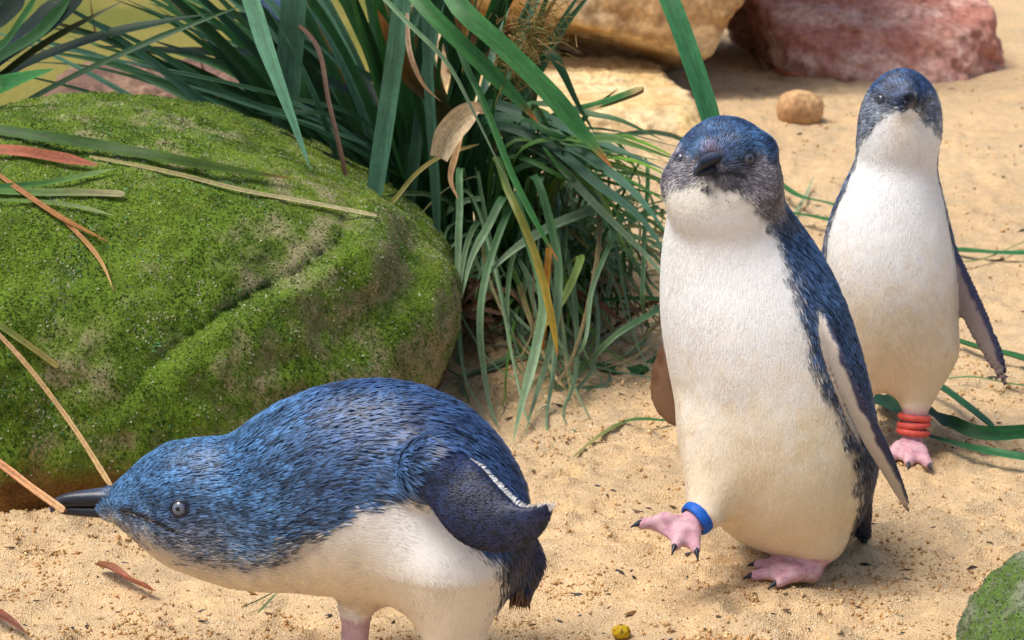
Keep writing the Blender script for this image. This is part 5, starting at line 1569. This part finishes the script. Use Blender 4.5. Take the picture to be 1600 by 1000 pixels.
ground_leaf('fallen_leaf', [(1400, 640), (1440, 660), (1475, 690), (1470, 680)], 14, DEEP, DEEP * 1.3, 'short folded dark leaf beside the red leg bands', 'leaf', 0.008)
ground_leaf('fallen_leaf', [(1380, 640), (1390, 655), (1405, 672)], 46, DEEP * 0.9, MID * 0.6, 'dark green leaf in the shade between the two upright penguins', 'leaf', 0.006)
ground_leaf('dead_leaf', [(1150, 60), (1180, 80), (1215, 84), (1250, 92)], 20, s2l(86, 78, 72), s2l(104, 92, 80), 'dark grey dead leaf against the red rock', 'leaf', 0.012, mat=M_DRY)
ground_leaf('dead_leaf', [(1160, 66), (1180, 90), (1196, 120)], 12, s2l(150, 122, 92), s2l(176, 146, 110), 'pale tan dead leaf between the slab and the red rock', 'leaf', 0.010, mat=M_DRY)
ground_leaf('dead_leaf', [(1208, 122), (1232, 128), (1262, 126)], 16, s2l(140, 78, 48), s2l(176, 98, 60), 'rusty brown dead leaf on the sand before the red rock', 'leaf', 0.008, mat=M_DRY, keel=0.4)
ground_leaf('dead_leaf', [(1226, 116), (1250, 110), (1274, 118)], 12, s2l(96, 84, 44), s2l(110, 80, 50), 'olive brown curled leaf touching the rusty leaf', 'leaf', 0.010, mat=M_DRY, keel=0.4)
ground_leaf('twig', [(378, 952), (410, 940), (452, 926)], 4, s2l(90, 80, 50), s2l(96, 100, 60), 'thin dark twig under the breast of the leaning penguin', 'twig', 0.003, mat=M_DRY)
ground_leaf('leaf_stalk', [(404, 976), (424, 945), (440, 930)], 5, s2l(110, 122, 80), s2l(120, 130, 90), 'grey green stalk crossing the thin twig under the leaning penguin', 'stalk', 0.004)
ground_leaf('leaf_stalk', [(1352, 862), (1349, 840), (1346, 822, 1.245)], 8, s2l(70, 104, 80), s2l(84, 116, 90), 'short green stalk standing at the tail of the striding penguin', 'stalk', 0.0, thick=0.0015)

# small fruit
def seed_fruit():
    c = G(971, 987, 0.004); V0, F0 = ico(4)
    r = 0.0052
    V = c + V0 * r * np.array([1.15, 1.0, 0.85]) * (1 + 0.08 * fbm(V0, 2.5, 3, 6))[:, None]
    col = mixc(s2l(196, 158, 30)[None], s2l(120, 92, 30)[None], sstep(0.0, 0.7, fbm(V0, 2.2, 3, 9)))
    put('fallen_fruit', mesh_np('fallen_fruit', V, F0, M_GRIT, col), loc=c, label='small yellow fallen fruit on the open sand', cat='fruit')
seed_fruit()

# ------------------------------------------------------------------ loose sand crumbs and dark grit
def grit(name, label, count, smin, smax, cols, flat, seed, clump):
    rng = np.random.default_rng(seed)
    u = rng.uniform(-60, 1660, count * 4); w = 1010 - 900 * rng.random(count * 4) ** 1.6
    g = np.array([G(a, b) for a, b in zip(u, w)])
    keep = rng.random(len(g)) < (0.12 + 0.88 * sstep(0.0, 0.7, fbm(g[:, :2], 22.0, 3, seed))) if clump else rng.random(len(g)) < 0.3
    g = g[keep][:count]
    k = len(g)
    g[:, 2] = gz(g[:, :2])
    s = (smin + (smax - smin) * rng.random(k) ** 3)[:, None, None] * np.clip(g[:, 1] / 1.2, 1, 1.8)[:, None, None]
    o = np.array([[1, 0, 0], [0, 1, 0], [-1, 0, 0], [0, -1, 0], [0, 0, 1], [0, 0, -1], ], float)
    sh = o[None] * (0.6 + 0.8 * rng.random((k, 6, 1))) + 0.35 * rng.normal(size=(k, 6, 3))
    if flat: sh = sh * np.stack([1.6 + rng.random(k), 0.5 + 0.5 * rng.random(k), np.full(k, 0.35)], 1)[:, None, :]
    a = rng.uniform(0, 6.28, k); ca, sa = np.cos(a)[:, None], np.sin(a)[:, None]
    x, y = sh[..., 0] * ca - sh[..., 1] * sa, sh[..., 0] * sa + sh[..., 1] * ca
    sh = np.stack([x, y, sh[..., 2]], -1)
    V = g[:, None, :] + sh * s + np.array([0, 0, 1.0]) * s * 0.3
    T = np.array([[0, 1, 4], [1, 2, 4], [2, 3, 4], [3, 0, 4], [1, 0, 5], [2, 1, 5], [3, 2, 5], [0, 3, 5]])
    F = (np.arange(k)[:, None, None] * 6 + T[None]).reshape(-1, 3)
    pick = rng.integers(0, len(cols), k)
    c = np.array(cols)[pick] * rng.uniform(0.7, 1.2, (k, 1))
    put(name, mesh_np(name, V.reshape(-1, 3), F, M_GRIT, np.repeat(c, 6, 0), smooth=not flat), label=label, kind='stuff')
grit('sand_crumbs', 'loose clumped grains of damp sand', 22000, 0.0004, 0.0017, [s2l(214, 178, 128), s2l(196, 156, 104), s2l(184, 140, 90), s2l(220, 188, 140)], False, 21, True)
grit('dark_grit', 'dark bits of charcoal and bark scattered on the sand', 950, 0.0005, 0.0024, [s2l(56, 48, 44), s2l(90, 70, 50), s2l(72, 72, 80), s2l(120, 84, 40), s2l(44, 40, 40)], True, 23, False)
